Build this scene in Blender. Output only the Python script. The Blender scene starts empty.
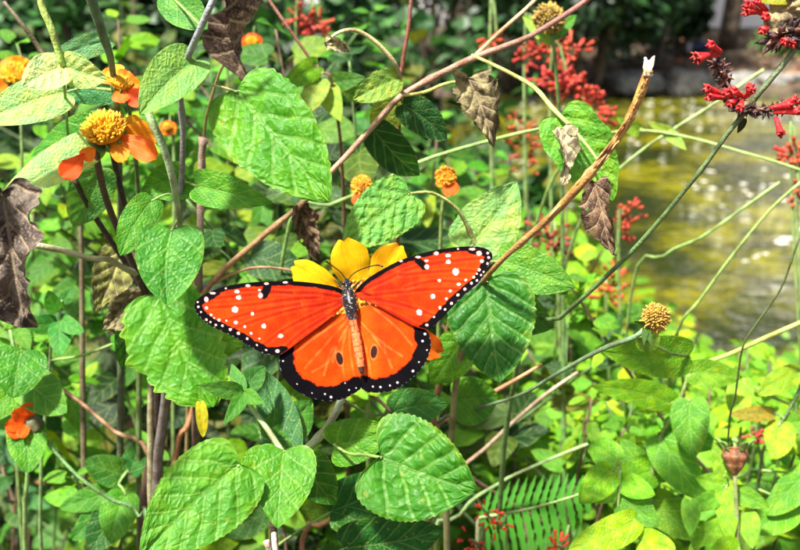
import bpy, math, random
import numpy as np
from mathutils import Vector, Matrix, noise
rnd = random.Random(11)
sc = bpy.context.scene
col = sc.collection
R = math.radians
PI = math.pi

# ------------------------------------------------------------------ camera geometry
CAM = Vector((0, 0, 1.05)); PITCH = R(17)
FW = Vector((0, math.cos(PITCH), -math.sin(PITCH)))
UP = Vector((0, math.sin(PITCH), math.cos(PITCH)))
RT = Vector((1, 0, 0))
K = 0.72 / 800.0
def P(px, py, d):
    return CAM + FW*d + RT*((px-400)*K*d) - UP*((py-275)*K*d)
def proj(v):
    q = v - CAM; d = q.dot(FW)
    if d < 1e-4: return (-999, -999, d)
    return (400 + q.dot(RT)/(K*d), 275 - q.dot(UP)/(K*d), d)

# ------------------------------------------------------------------ materials
def newmat(name):
    m = bpy.data.materials.new(name); m.use_nodes = True
    nt = m.node_tree; nt.nodes.clear()
    return m, nt
def N(nt, typ, **kw):
    n = nt.nodes.new(typ)
    for k, v in kw.items():
        if k.startswith('i_'):
            key = k[2:]
            n.inputs[int(key) if key.isdigit() else key].default_value = v
        else: setattr(n, k, v)
    return n
def L(nt, a, b): nt.links.new(a, b)
def math_(nt, op, a, b=None, clamp=False):
    n = nt.nodes.new('ShaderNodeMath'); n.operation = op; n.use_clamp = clamp
    for i, v in enumerate((a, b)):
        if v is None: continue
        if isinstance(v, (int, float)): n.inputs[i].default_value = v
        else: L(nt, v, n.inputs[i])
    return n.outputs[0]
def mix_(nt, f, a, b, blend='MIX'):
    n = nt.nodes.new('ShaderNodeMix'); n.data_type = 'RGBA'; n.blend_type = blend
    for i, v in ((0, f), (6, a), (7, b)):
        if isinstance(v, (int, float)): n.inputs[i].default_value = v
        elif isinstance(v, tuple): n.inputs[i].default_value = v if len(v) == 4 else v + (1,)
        else: L(nt, v, n.inputs[i])
    return n.outputs[2]
def maprange(nt, v, a, b, c=0.0, d=1.0):
    n = nt.nodes.new('ShaderNodeMapRange'); n.interpolation_type = 'SMOOTHSTEP'
    L(nt, v, n.inputs[0])
    for i, x in enumerate((a, b, c, d)): n.inputs[i+1].default_value = x
    return n.outputs[0]

DIM = 1.12
def leaf_material(name, trans=0.38, rough=0.5, dead=False, spec=0.38, net=26.0, vein_light=0.3, petal=False):
    m, nt = newmat(name)
    oi = N(nt, 'ShaderNodeObjectInfo')
    uv = N(nt, 'ShaderNodeUVMap', uv_map='UVMap')
    uq = N(nt, 'ShaderNodeUVMap', uv_map='Vein')
    sq = N(nt, 'ShaderNodeSeparateXYZ'); L(nt, uq.outputs[0], sq.inputs[0])
    tc = N(nt, 'ShaderNodeTexCoord')
    add = N(nt, 'ShaderNodeVectorMath', operation='ADD')
    L(nt, uv.outputs[0], add.inputs[0]); 
    comb = N(nt, 'ShaderNodeCombineXYZ'); L(nt, math_(nt, 'MULTIPLY', oi.outputs['Random'], 37.0), comb.inputs[2])
    L(nt, comb.outputs[0], add.inputs[1])
    gm = N(nt, 'ShaderNodeGamma', i_Gamma=1.45); L(nt, oi.outputs['Color'], gm.inputs[0])
    base = mix_(nt, 1.0, gm.outputs[0], (DIM*1.18, DIM, DIM*.72), 'MULTIPLY') if not (petal or dead) else oi.outputs['Color']
    n1 = N(nt, 'ShaderNodeTexNoise', i_Scale=3.5, i_Detail=4.0); L(nt, add.outputs[0], n1.inputs['Vector'])
    n2 = N(nt, 'ShaderNodeTexNoise', i_Scale=26.0, i_Detail=3.0); L(nt, add.outputs[0], n2.inputs['Vector'])
    out = N(nt, 'ShaderNodeOutputMaterial')
    bs = N(nt, 'ShaderNodeBsdfPrincipled'); bs.inputs['Roughness'].default_value = rough
    bs.inputs['Specular IOR Level'].default_value = spec
    tr = N(nt, 'ShaderNodeBsdfTranslucent'); mx = N(nt, 'ShaderNodeMixShader'); mx.inputs[0].default_value = trans
    bmp = N(nt, 'ShaderNodeBump', i_Strength=0.34, i_Distance=0.0005)
    if petal:
        wv = N(nt, 'ShaderNodeTexNoise', i_Scale=1.0, i_Detail=2.0)
        mp = N(nt, 'ShaderNodeMapping'); mp.inputs['Scale'].default_value = (1.2, 38, 1)
        L(nt, add.outputs[0], mp.inputs[0]); L(nt, mp.outputs[0], wv.inputs['Vector'])
        su = N(nt, 'ShaderNodeSeparateXYZ'); L(nt, uv.outputs[0], su.inputs[0])
        c = mix_(nt, maprange(nt, n1.outputs[0], .35, .75, 0, .5), base, mix_(nt, 1.0, base, (1.0, .45, .3), 'MULTIPLY'))
        c = mix_(nt, maprange(nt, wv.outputs[0], .4, .65, 0, .25), c, mix_(nt, 1.0, c, (.9, .62, .5), 'MULTIPLY'))
        L(nt, wv.outputs[0], bmp.inputs['Height'])
    elif dead:
        c = mix_(nt, maprange(nt, n1.outputs[0], .38, .62), base, mix_(nt, 1.0, base, (.28, .25, .3), 'MULTIPLY'))
        c = mix_(nt, maprange(nt, n2.outputs[0], .5, .72, 0, .7), c, (.32, .24, .15))
        dp = math_(nt, 'PINGPONG', sq.outputs[0], 0.5); dv = math_(nt, 'MAXIMUM', maprange(nt, dp, .03, .12, 1, 0), maprange(nt, sq.outputs[1], .02, .08, 1, 0))
        c = mix_(nt, math_(nt, 'MULTIPLY', dv, .45), c, (.36, .28, .17))
        L(nt, math_(nt, 'ADD', math_(nt, 'ADD', n1.outputs[0], n2.outputs[0]), dv), bmp.inputs['Height'])
        bmp.inputs['Distance'].default_value = .002
    else:
        pp = math_(nt, 'PINGPONG', sq.outputs[0], 0.5)
        vein = maprange(nt, pp, 0.03, 0.11, 1, 0)
        mid = maprange(nt, sq.outputs[1], 0.018, 0.05, 1, 0)
        vein = math_(nt, 'MAXIMUM', vein, mid)
        vo = N(nt, 'ShaderNodeTexVoronoi', feature='DISTANCE_TO_EDGE', i_Scale=net)
        L(nt, add.outputs[0], vo.inputs['Vector'])
        netl = maprange(nt, vo.outputs[0], 0.02, 0.10, 1, 0)
        dist = N(nt, 'ShaderNodeVectorMath', operation='ADD'); L(nt, add.outputs[0], dist.inputs[0])
        sc2 = N(nt, 'ShaderNodeVectorMath', operation='SCALE'); sc2.inputs['Scale'].default_value = .09
        L(nt, n1.outputs[1], sc2.inputs[0]); L(nt, sc2.outputs[0], dist.inputs[1])
        vb = N(nt, 'ShaderNodeTexVoronoi', feature='DISTANCE_TO_EDGE', i_Scale=net*.42); L(nt, dist.outputs[0], vb.inputs['Vector'])
        cell = maprange(nt, vb.outputs[0], 0.0, 0.32, 0, 1)
        cline = maprange(nt, vb.outputs[0], 0.01, 0.07, 1, 0)
        c = mix_(nt, maprange(nt, n1.outputs[0], .35, .7), mix_(nt, 1.0, base, (.72, .86, .9), 'MULTIPLY'), mix_(nt, 1.0, base, (1.3, 1.12, .9), 'MULTIPLY'))
        edge = maprange(nt, math_(nt, 'ADD', sq.outputs[1], math_(nt, 'MULTIPLY', n1.outputs[0], .5)), 1.15, 1.45)
        c = mix_(nt, math_(nt, 'MULTIPLY', edge, .55), c, (.30, .36, .03))
        c = mix_(nt, maprange(nt, n2.outputs[0], .68, .76, 0, .6), c, (.14, .10, .03))
        n3 = N(nt, 'ShaderNodeTexNoise', i_Scale=1.4, i_Detail=2.0); L(nt, add.outputs[0], n3.inputs['Vector'])
        c = mix_(nt, maprange(nt, n3.outputs[0], .55, .75, 0, .45), c, mix_(nt, 1.0, c, (1.9, 1.15, .6), 'MULTIPLY'))
        c = mix_(nt, math_(nt, 'MULTIPLY', netl, .14), c, mix_(nt, 1.0, c, (.55, .6, .6), 'MULTIPLY'))
        vs = N(nt, 'ShaderNodeTexVoronoi', i_Scale=7.0); L(nt, add.outputs[0], vs.inputs['Vector'])
        spr = N(nt, 'ShaderNodeSeparateXYZ'); L(nt, vs.outputs['Color'], spr.inputs[0])
        on = maprange(nt, spr.outputs[0], .62, .66)
        c = mix_(nt, math_(nt, 'MULTIPLY', on, maprange(nt, vs.outputs['Distance'], .10, .22, .5, 0)), c, (.34, .36, .04))
        c = mix_(nt, math_(nt, 'MULTIPLY', on, maprange(nt, vs.outputs['Distance'], .045, .085, .85, 0)), c, (.09, .05, .02))
        c = mix_(nt, math_(nt, 'MULTIPLY', cline, .34), c, mix_(nt, 1.0, c, (.6, .7, .6), 'MULTIPLY'))
        c = mix_(nt, math_(nt, 'MULTIPLY', vein, vein_light), c, mix_(nt, .5, c, (.45, .62, .2)))
        h = math_(nt, 'SUBTRACT', math_(nt, 'MULTIPLY', n2.outputs[0], .2), math_(nt, 'MULTIPLY', netl, .12))
        h = math_(nt, 'SUBTRACT', h, math_(nt, 'MULTIPLY', vein, .9))
        h = math_(nt, 'ADD', h, math_(nt, 'MULTIPLY', cell, 1.5))
        L(nt, h, bmp.inputs['Height'])
        rr = maprange(nt, n2.outputs[0], .3, .7, rough-.08, rough+.15); L(nt, rr, bs.inputs['Roughness'])
    L(nt, bmp.outputs[0], bs.inputs['Normal'])
    L(nt, c, bs.inputs['Base Color'])
    L(nt, mix_(nt, 1.0, c, (1.25, 1.2, .55), 'MULTIPLY') if not (petal or dead) else c, tr.inputs['Color'])
    L(nt, bs.outputs[0], mx.inputs[1]); L(nt, tr.outputs[0], mx.inputs[2]); L(nt, mx.outputs[0], out.inputs[0])
    return m

M_LEAF = leaf_material('leaf_green')
M_DEAD = leaf_material('leaf_dead', trans=.12, rough=.8, dead=True, spec=.2)
M_PETAL = leaf_material('petal', trans=.3, rough=.55, petal=True, spec=.3)

def stem_material(name, c2mul=(.6, .5, .45), scale=170, rough=.6, stripe=1.0):
    m, nt = newmat(name)
    oi = N(nt, 'ShaderNodeObjectInfo'); tc = N(nt, 'ShaderNodeTexCoord')
    nz = N(nt, 'ShaderNodeTexNoise', i_Scale=scale, i_Detail=5.0); L(nt, tc.outputs['Object'], nz.inputs['Vector'])
    nf = N(nt, 'ShaderNodeTexNoise', i_Scale=scale*8, i_Detail=3.0); L(nt, tc.outputs['Object'], nf.inputs['Vector'])
    at = N(nt, 'ShaderNodeAttribute', attribute_name='Col')
    base = mix_(nt, 1.0, oi.outputs['Color'], at.outputs['Color'], 'MULTIPLY')
    c = mix_(nt, maprange(nt, nz.outputs[0], .4, .65), base, mix_(nt, 1.0, base, c2mul, 'MULTIPLY'))
    c = mix_(nt, maprange(nt, nf.outputs[0], .55, .7, 0, .4), c, mix_(nt, .4, c, (.5, .45, .3)))
    bs = N(nt, 'ShaderNodeBsdfPrincipled'); bs.inputs['Roughness'].default_value = rough
    bmp = N(nt, 'ShaderNodeBump', i_Strength=.5, i_Distance=.0006)
    L(nt, math_(nt, 'ADD', nf.outputs[0], math_(nt, 'MULTIPLY', nz.outputs[0], 2.0)), bmp.inputs['Height']); L(nt, bmp.outputs[0], bs.inputs['Normal'])
    L(nt, c, bs.inputs['Base Color'])
    out = N(nt, 'ShaderNodeOutputMaterial'); L(nt, bs.outputs[0], out.inputs[0])
    return m
M_STEM = stem_material('stem')
def color_mat(name, rough=.5, trans=0, sheen=0, bump=0, attr='Col', spec=.5):
    m, nt = newmat(name)
    at = N(nt, 'ShaderNodeAttribute', attribute_name=attr)
    bs = N(nt, 'ShaderNodeBsdfPrincipled'); bs.inputs['Roughness'].default_value = rough
    bs.inputs['Specular IOR Level'].default_value = spec
    bs.inputs['Sheen Weight'].default_value = sheen
    out = N(nt, 'ShaderNodeOutputMaterial')
    tc = N(nt, 'ShaderNodeTexCoord'); nz = N(nt, 'ShaderNodeTexNoise', i_Scale=900.0, i_Detail=2.0)
    L(nt, tc.outputs['Object'], nz.inputs['Vector'])
    c = mix_(nt, maprange(nt, nz.outputs[0], .35, .7, 0, .18), at.outputs['Color'], mix_(nt, 1.0, at.outputs['Color'], (.5, .4, .4), 'MULTIPLY'))
    L(nt, c, bs.inputs['Base Color'])
    if bump:
        b = N(nt, 'ShaderNodeBump', i_Strength=.5, i_Distance=bump); L(nt, nz.outputs[0], b.inputs['Height']); L(nt, b.outputs[0], bs.inputs['Normal'])
    if trans:
        tr = N(nt, 'ShaderNodeBsdfTranslucent'); L(nt, c, tr.inputs[0])
        mx = N(nt, 'ShaderNodeMixShader'); mx.inputs[0].default_value = trans
        L(nt, bs.outputs[0], mx.inputs[1]); L(nt, tr.outputs[0], mx.inputs[2]); L(nt, mx.outputs[0], out.inputs[0])
    else: L(nt, bs.outputs[0], out.inputs[0])
    return m
M_WING = color_mat('wing_scales', .7, .08, 0, .0001, spec=.06)
M_BODY = color_mat('insect_body', .5, 0, .08, .0002, spec=.25)
def noise_mat(name, c1, c2, scale, rough=.8, bump=.01, c3=None, detail=6.0):
    m, nt = newmat(name)
    tc = N(nt, 'ShaderNodeTexCoord')
    nz = N(nt, 'ShaderNodeTexNoise', i_Scale=scale, i_Detail=detail); L(nt, tc.outputs['Object'], nz.inputs['Vector'])
    c = mix_(nt, maprange(nt, nz.outputs[0], .38, .64), c1, c2)
    if c3:
        n2 = N(nt, 'ShaderNodeTexNoise', i_Scale=scale*3.3, i_Detail=4.0); L(nt, tc.outputs['Object'], n2.inputs['Vector'])
        c = mix_(nt, maprange(nt, n2.outputs[0], .52, .64), c, c3)
    bs = N(nt, 'ShaderNodeBsdfPrincipled'); bs.inputs['Roughness'].default_value = rough
    b = N(nt, 'ShaderNodeBump', i_Strength=.7, i_Distance=bump); L(nt, nz.outputs[0], b.inputs['Height']); L(nt, b.outputs[0], bs.inputs['Normal'])
    L(nt, c, bs.inputs['Base Color']); out = N(nt, 'ShaderNodeOutputMaterial'); L(nt, bs.outputs[0], out.inputs[0])
    return m
M_SOIL = noise_mat('soil', (.035, .022, .014), (.10, .065, .04), 5, .95, .02, (.05, .06, .02))
M_ROCK = noise_mat('rock', (.13, .125, .115), (.32, .31, .29), 6, .85, .02, (.10, .11, .07))
M_BARK = noise_mat('bark', (.05, .035, .025), (.12, .09, .06), 12, .9, .02)
M_WALL = noise_mat('plaster', (.80, .79, .76), (.86, .85, .83), 2, .8, .004)
M_DISC = noise_mat('disc', (.55, .25, .01), (.75, .45, .02), 300, .7, .001)
M_WHITEWOOD = noise_mat('pith', (.75, .70, .58), (.5, .42, .28), 400, .9, .0006)
def flat_mat(name, c, rough=.5): return noise_mat(name, c, tuple(x*.7 for x in c), 40, rough, .001)

# ------------------------------------------------------------------ object helpers
def link(o, parent=None):
    col.objects.link(o)
    if parent is not None: o.parent = parent
    return o
def tag(o, label=None, cat=None, group=None, kind=None):
    if label: o['label'] = label
    if cat: o['category'] = cat
    if group: o['group'] = group
    if kind: o['kind'] = kind
    return o
def empty(name, loc, label, cat, group=None):
    o = bpy.data.objects.new(name, None); o.empty_display_size = .02
    o.location = loc; link(o); tag(o, label, cat, group)
    o['_loc'] = 0; del o['_loc']
    return o
def mesh_from(name, V, F, uvs=None, veins=None, cols=None, smooth=True):
    me = bpy.data.meshes.new(name); me.from_pydata([tuple(v) for v in V], [], F)
    if uvs is not None:
        idx = np.zeros(len(me.loops), dtype=np.int32); me.loops.foreach_get('vertex_index', idx)
        for nm, arr in (('UVMap', uvs), ('Vein', veins)):
            if arr is None: continue
            l = me.uv_layers.new(name=nm); l.data.foreach_set('uv', np.asarray(arr, dtype=np.float32)[idx].ravel())
    if cols is not None:
        a = me.color_attributes.new('Col', 'FLOAT_COLOR', 'POINT')
        c = np.ones((len(V), 4), dtype=np.float32); c[:, :3] = np.asarray(cols, dtype=np.float32)
        a.data.foreach_set('color', c.ravel())
    if smooth: me.polygons.foreach_set('use_smooth', [True]*len(me.polygons))
    me.update(); return me
def obj(name, me, mat, parent=None, color=None, mw=None):
    if mat is not None and not me.materials: me.materials.append(mat)
    o = bpy.data.objects.new(name, me); link(o, parent)
    if color: o.color = (*color, 1)
    if mw is not None:
        o.matrix_basis = (Matrix.Translation(-parent.location) @ mw) if parent is not None and parent.parent is None and parent.type == 'EMPTY' else mw
    elif parent is not None and parent.parent is None and parent.type == 'EMPTY':
        o.location = -parent.location
    return o
def grid_faces(nu, nv, off=0, wrap=False):
    F = []
    m = nv if wrap else nv-1
    for i in range(nu-1):
        for j in range(m):
            a = off+i*nv+j; b = off+i*nv+(j+1) % nv
            F.append((a, b, b+nv, a+nv))
    return F

class Tubes:
    def __init__(s): s.V = []; s.F = []; s.C = []
    def add(s, pts, rad, cols=((1, 1, 1),), sides=8, sub=4, nodes=0, rough=0, flat=1.0, cap=True):
        pts = [Vector(p) for p in pts]
        n = len(pts); rad = list(rad) if hasattr(rad, '__len__') else [rad]*n
        if len(rad) < n: rad = [rad[0] + (rad[-1]-rad[0])*i/(n-1) for i in range(n)]
        cols = list(cols)
        if len(cols) == 1: cols = cols*n
        elif len(cols) < n:
            cols = [tuple(np.array(cols[0])*(1-i/(n-1)) + np.array(cols[-1])*i/(n-1)) for i in range(n)]
        Q = []; RR = []; CC = []
        for i in range(n-1):
            p0 = pts[max(i-1, 0)]; p1 = pts[i]; p2 = pts[i+1]; p3 = pts[min(i+2, n-1)]
            for k in range(sub + (1 if i == n-2 else 0)):
                t = k/sub
                q = .5*((2*p1)+(p2-p0)*t+(2*p0-5*p1+4*p2-p3)*t*t+(3*p1-p0-3*p2+p3)*t**3)
                Q.append(q); RR.append(rad[i]*(1-t)+rad[i+1]*t)
                CC.append([cols[i][c]*(1-t)+cols[i+1][c]*t for c in range(3)])
        off = len(s.V); up = Vector((.3, .5, .8)).normalized()
        for i, q in enumerate(Q):
            d = (Q[min(i+1, len(Q)-1)]-Q[max(i-1, 0)])
            if d.length < 1e-9: d = Vector((0, 0, 1))
            d.normalize(); a = d.cross(up)
            if a.length < .05: a = d.cross(Vector((1, 0, 0)))
            a.normalize(); b = d.cross(a)
            r = RR[i]
            if nodes and i % nodes == 0: r *= 1.28
            for j in range(sides):
                an = 2*PI*j/sides
                rr = r*(1+(rough+.12)*noise.noise(q*300+Vector((j*1.7, 0, 0))))
                s.V.append(q + a*(math.cos(an)*rr) + b*(math.sin(an)*rr*flat)); kk = 1+.5*noise.noise(Vector((j*1.3, i*.22, off*.01))); s.C.append([c_*kk for c_ in CC[i]])
        s.F += grid_faces(len(Q), sides, off, True)
        if cap:
            s.F.append(tuple(off+j for j in range(sides))[::-1]); e = off+(len(Q)-1)*sides
            s.F.append(tuple(e+j for j in range(sides)))
        return Q
    def build(s, name, mat, parent=None, color=(1, 1, 1)):
        return obj(name, mesh_from(name, s.V, s.F, cols=s.C), mat, parent, color)

# ------------------------------------------------------------------ leaves
def leaf_mesh(Ln, W, a=.5, b=.8, cord=.12, teeth=0, tooth=.03, NV=7, kv=.28, pk=.03, fold=.18, bend=.15, wave=.03,
              nu=26, nv=15, seed=0, curl=0.0, holes=0, ragged=0, pet=0.0, twist=0, blunt=False, midgroove=.02):
    NV = max(1, round(NV*.72)) if NV > 1 else NV; kv = kv*1.35
    r = random.Random(seed); ph = r.uniform(0, 6); ph2 = r.uniform(0, 6)
    V = []; UV = []; VN = []
    mxw = (a/(a+b))**a*(b/(a+b))**b
    asp = r.uniform(.93, 1.07)
    skew = r.uniform(-.04, .04)
    for i in range(nu):
        t = i/(nu-1); te = t*t*(3-2*t)*.35+t*.65
        t = te
        w = (t**a*(1-t)**b)/mxw if 0 < t < 1 else 0.0
        if blunt: w = min(1, (t*1.6)**.75)*(1-.62*t**9)
        for j in range(nv):
            s = -1+2*j/(nv-1); s = math.copysign(abs(s)**.9, s)
            e = 1.0
            if teeth:
                fr = (t*teeth - .25*abs(s)) % 1.0
                e += tooth*.6*(1-abs(2*fr-1)**1.6-.5)*2*abs(s)**5*min(1, (1-t)*6)*(1+.8*noise.noise(Vector((t*9, s, seed))))
            if ragged:
                e += ragged*noise.noise(Vector((t*7+ph, s*1.0, seed)))*abs(s)**4 + ragged*.5*noise.noise(Vector((t*25, s, seed+3)))*abs(s)**4
            y = s*w*W/2*e*(asp if s > 0 else 1/asp)
            x = Ln*t - cord*Ln*abs(s)**1.6*w*(1-t)**3*1.7
            if blunt: x = Ln*t*(1-.06*max(0, 1-abs(s)*1.6)**1.5*t**5-.05*abs(s)**3*t**4)
            q = t - kv*abs(s)**.85*(.4+.6*w) + .022*noise.noise(Vector((t*6+ph, s*2.5, 1.5)))
            z = abs(y)*fold - bend*Ln*t*t
            z += pk*W*(abs(math.sin(PI*q*NV))**.7-.6)*(1-abs(s)**8)*min(1, 4*w)*min(1, abs(s)*5)
            z += pk*.5*W*noise.noise(Vector((t*9*Ln/W+ph, s*7, seed)))*min(1, abs(s)*4)
            z += (.035 if pk < .08 else .22)*W*noise.noise(Vector((t*3.1*Ln/W, s*1.6, seed+.5)))*min(1, abs(s)*3)
            z += wave*W*math.sin(t*8+ph+(1.5 if s > 0 else 0))*s*s
            z += curl*W*abs(s)**2.5*w*.5
            z -= midgroove*W*math.exp(-(s/.09)**2)*min(1, w*3)
            y += skew*Ln*math.sin(t*PI)
            if twist:
                an = twist*t; y, z = y*math.cos(an)-z*math.sin(an), y*math.sin(an)+z*math.cos(an)
            V.append((x, y, z)); UV.append((t*Ln/W, (s+1)/2)); VN.append((q*NV, abs(s)))
    F = grid_faces(nu, nv)
    if holes:
        keep = []
        for f in F:
            c = sum((Vector(V[k]) for k in f), Vector())/4
            if noise.noise(Vector((c.x/W*4+seed, c.y/W*4, 0))) > .62-holes*.3: continue
            keep.append(f)
        F = keep
    if pet:
        off = len(V); rr = W*.018 + .0003
        for i in range(5):
            u = i/4
            for k in range(5):
                an = 2*PI*k/5
                V.append((-pet*Ln*u+.02*Ln, math.cos(an)*rr, math.sin(an)*rr-pet*Ln*u*u*.45-midgroove*W)); UV.append((0, .5)); VN.append((0, 0))
        F += grid_faces(5, 5, off, True)
    return mesh_from('leaf', V, F, UV, VN)

def frame(A, B, roll=0.0, ref=None):
    """matrix whose x runs A->B and whose z faces `ref` as nearly as it can"""
    x = (B-A).normalized(); c = (ref if ref is not None else (CAM-A)).normalized()
    z = (c - x*c.dot(x))
    if z.length < 1e-4: z = UP - x*UP.dot(x)
    z.normalize(); y = z.cross(x)
    m = Matrix((x, y, z)).transposed().to_4x4()
    return Matrix.Translation(A) @ m @ Matrix.Rotation(roll, 4, 'X')

G_MID = (.085, .27, .035); G_BRI = (.15, .38, .03); G_DRK = (.035, .13, .035); G_TEAL = (.07, .24, .10)
G_PALE = (.28, .50, .20); G_YEL = (.22, .46, .03); G_LIME = (.23, .46, .03); G_WHT = (.44, .62, .42)
BR_D = (.10, .075, .06); BR_M = (.22, .15, .08); YEL = (.55, .55, .04)
lseed = [100]
class Plant:
    def __init__(s, name, label, cat, base, group=None):
        s.root = empty(name, base, label, cat, group); s.T = Tubes(); s.pts = []; s.base = Vector(base)
    def stem(s, pts, w, cols=((1, 1, 1),), ground=None, **kw):
        W = [P(*p) for p in pts]; ws = list(w) if hasattr(w, '__len__') else [w]*len(W)
        if len(ws) < len(W): ws = [ws[0]+(ws[-1]-ws[0])*i/(len(W)-1) for i in range(len(W))]
        rad = [x/2*K*p[2] for x, p in zip(ws, pts)]
        if ground:
            g = s.base
            last = W[-1]; m = last.lerp(g, .5); m.z = last.z*.5
            W += [m, Vector((g.x, g.y, -.01))]; rad += [rad[-1]*1.2, rad[-1]*1.5]
            cols = list(cols); 
            if len(cols) > 1 and len(cols) == len(pts): cols = cols + [cols[-1]]*2
        Q = s.T.add(W, rad, cols, **kw); s.pts += Q
        return Q
    def leaf(s, b_, t_, w, c=G_MID, roll=0, name='leaf', mat=None, pet=None, petw=2.5, petc=(.20, .34, .08), label=None, ref=None, **kw):
        b, t = b_, t_; A = P(*b_); B = P(*t_); lseed[0] += 1
        w = w*.94; Ln = (B-A).length; W = w*K*(b[2]+t[2])/2/max(.35, math.cos(roll))
        kw['b'] = kw.get('b', .7)*1.42; kw['pk'] = kw.get('pk', .03)*(.7 if mat is None else 1); kw.setdefault('nu', 44); kw.setdefault('nv', 27); kw.setdefault('seed', lseed[0])
        me = leaf_mesh(Ln, W, **kw)
        o = obj(name, me, mat or M_LEAF, s.root, c, frame(A, B, roll, ref))
        if label: o['label'] = label
        if pet == 'none': return o
        if pet is None:
            if not s.pts: return o
            q = min(s.pts, key=lambda v: (v-A).length + (.4*max(0, v.z-A.z)))
            ps = [q, q.lerp(A, .5)+Vector((0, 0, -.1*(q-A).length+.001)), A + (B-A).normalized()*Ln*.02]
        else: ps = [P(*p) for p in pet] + [A + (B-A).normalized()*Ln*.02]
        r = petw/2*K*b[2]
        s.T.add(ps, [r*1.25]+[r]*(len(ps)-1), (petc,), sides=6)
        return o
    def done(s, color=(1, 1, 1), name='stem', mat=None):
        if s.T.V: s.stemobj = s.T.build(name, mat or M_STEM, s.root, color)

# ------------------------------------------------------------------ setting: terrain, water, sky
def pond(x, y):   # <0 inside
    an = math.atan2(y-5.25, x-2.6)
    k = 1+.06*math.sin(3*an+1)+.03*math.sin(7*an)
    return math.hypot((x-2.6)/5.0, (y-5.25)/2.85)/k-1
def hgt(x, y):
    p = pond(x, y)
    h = .03*noise.noise(Vector((x*1.3, y*1.3, 0)))+.012*noise.noise(Vector((x*6, y*6, 2)))
    far = max(0, min(1, (y-8.0)/3)); h += .12*far
    if p < .06:
        k = min(1, (.06-p)/.16); h = h*(1-k) - .42*k*k*(3-2*k)
    return h
def axis_(lo, hi, step, out):
    a = list(np.arange(lo, hi+1e-6, step)); 
    l = []; v = lo; s = step
    while v > -out: s *= 1.5; v -= s; l.append(v)
    h = []; v = hi; s = step
    while v < out: s *= 1.5; v += s; h.append(v)
    return l[::-1]+a+h
xs = axis_(-4, 9, .11, 300); ys = axis_(-.5, 12, .11, 300)
V = [(x, y, hgt(x, y) if abs(x) < 40 and abs(y) < 40 else .0) for x in xs for y in ys]
tag(obj('ground', mesh_from('ground', V, [f[::-1] for f in grid_faces(len(xs), len(ys))]), M_SOIL), kind='structure',
    label='dark soil of the garden bed and pond bank')
# water
m, nt = newmat('pond_water')
tc = N(nt, 'ShaderNodeTexCoord')
na = N(nt, 'ShaderNodeTexNoise', i_Scale=1.6, i_Detail=6.0, i_Roughness=.65); L(nt, tc.outputs['Object'], na.inputs['Vector'])
nb = N(nt, 'ShaderNodeTexNoise', i_Scale=9.0, i_Detail=5.0, i_Roughness=.7); L(nt, tc.outputs['Object'], nb.inputs['Vector'])
c = mix_(nt, maprange(nt, na.outputs[0], .38, .62), (.018, .024, .003), (.175, .165, .004))
c = mix_(nt, maprange(nt, nb.outputs[0], .42, .62, 0, .75), c, (.012, .02, .004))
bs = N(nt, 'ShaderNodeBsdfPrincipled'); L(nt, c, bs.inputs['Base Color']); bs.inputs['Roughness'].default_value = .03
bs.inputs['IOR'].default_value = 1.33
mp = N(nt, 'ShaderNodeMapping'); mp.inputs['Scale'].default_value = (1, 1.5, 1); L(nt, tc.outputs['Object'], mp.inputs[0])
nw = N(nt, 'ShaderNodeTexNoise', i_Scale=7.0, i_Detail=3.0); L(nt, mp.outputs[0], nw.inputs['Vector'])
nw2 = N(nt, 'ShaderNodeTexNoise', i_Scale=1.7, i_Detail=2.0); L(nt, mp.outputs[0], nw2.inputs['Vector'])
bmp = N(nt, 'ShaderNodeBump', i_Strength=1.0, i_Distance=.035)
L(nt, math_(nt, 'ADD', nw.outputs[0], math_(nt, 'MULTIPLY', nw2.outputs[0], 1.5)), bmp.inputs['Height']); L(nt, bmp.outputs[0], bs.inputs['Normal'])
L(nt, bs.outputs[0], N(nt, 'ShaderNodeOutputMaterial').inputs[0])
M_WATER = m
V = [(2.6, 5.25, 0)]; n = 96
for k in range(n):
    an = 2*PI*k/n; kk = (1+.06*math.sin(3*an+1)+.03*math.sin(7*an))*1.04
    V.append((2.6+5*kk*math.cos(an), 5.25+2.85*kk*math.sin(an), 0))
V = [(x, y, -.07) for x, y, z in V]
tag(obj('pond_water', mesh_from('pond_water', V, [(0, 1+k, 1+(k+1) % n) for k in range(n)], smooth=False), M_WATER), kind='structure',
    label='shallow olive green pond water mirroring the sky')
# floating bits on the water, pale specks also standing in for sky glints
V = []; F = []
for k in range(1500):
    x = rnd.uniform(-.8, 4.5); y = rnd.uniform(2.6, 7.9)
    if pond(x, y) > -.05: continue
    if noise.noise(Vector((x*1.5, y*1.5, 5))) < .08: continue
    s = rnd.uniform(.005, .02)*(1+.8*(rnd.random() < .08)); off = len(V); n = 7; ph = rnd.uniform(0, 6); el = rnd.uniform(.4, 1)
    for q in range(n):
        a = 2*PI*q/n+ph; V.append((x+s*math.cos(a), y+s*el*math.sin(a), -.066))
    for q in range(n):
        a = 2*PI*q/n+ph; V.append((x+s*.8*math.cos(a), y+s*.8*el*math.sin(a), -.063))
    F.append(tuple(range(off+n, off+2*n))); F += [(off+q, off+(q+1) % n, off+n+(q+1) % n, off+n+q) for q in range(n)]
tag(obj('debris_and_glints', mesh_from('debris_and_glints', V, F, smooth=False), flat_mat('petals_and_glints', (.62, .62, .5))),
    kind='stuff', label='pale petals and specks on the pond, partly standing in for sky glints')
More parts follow.
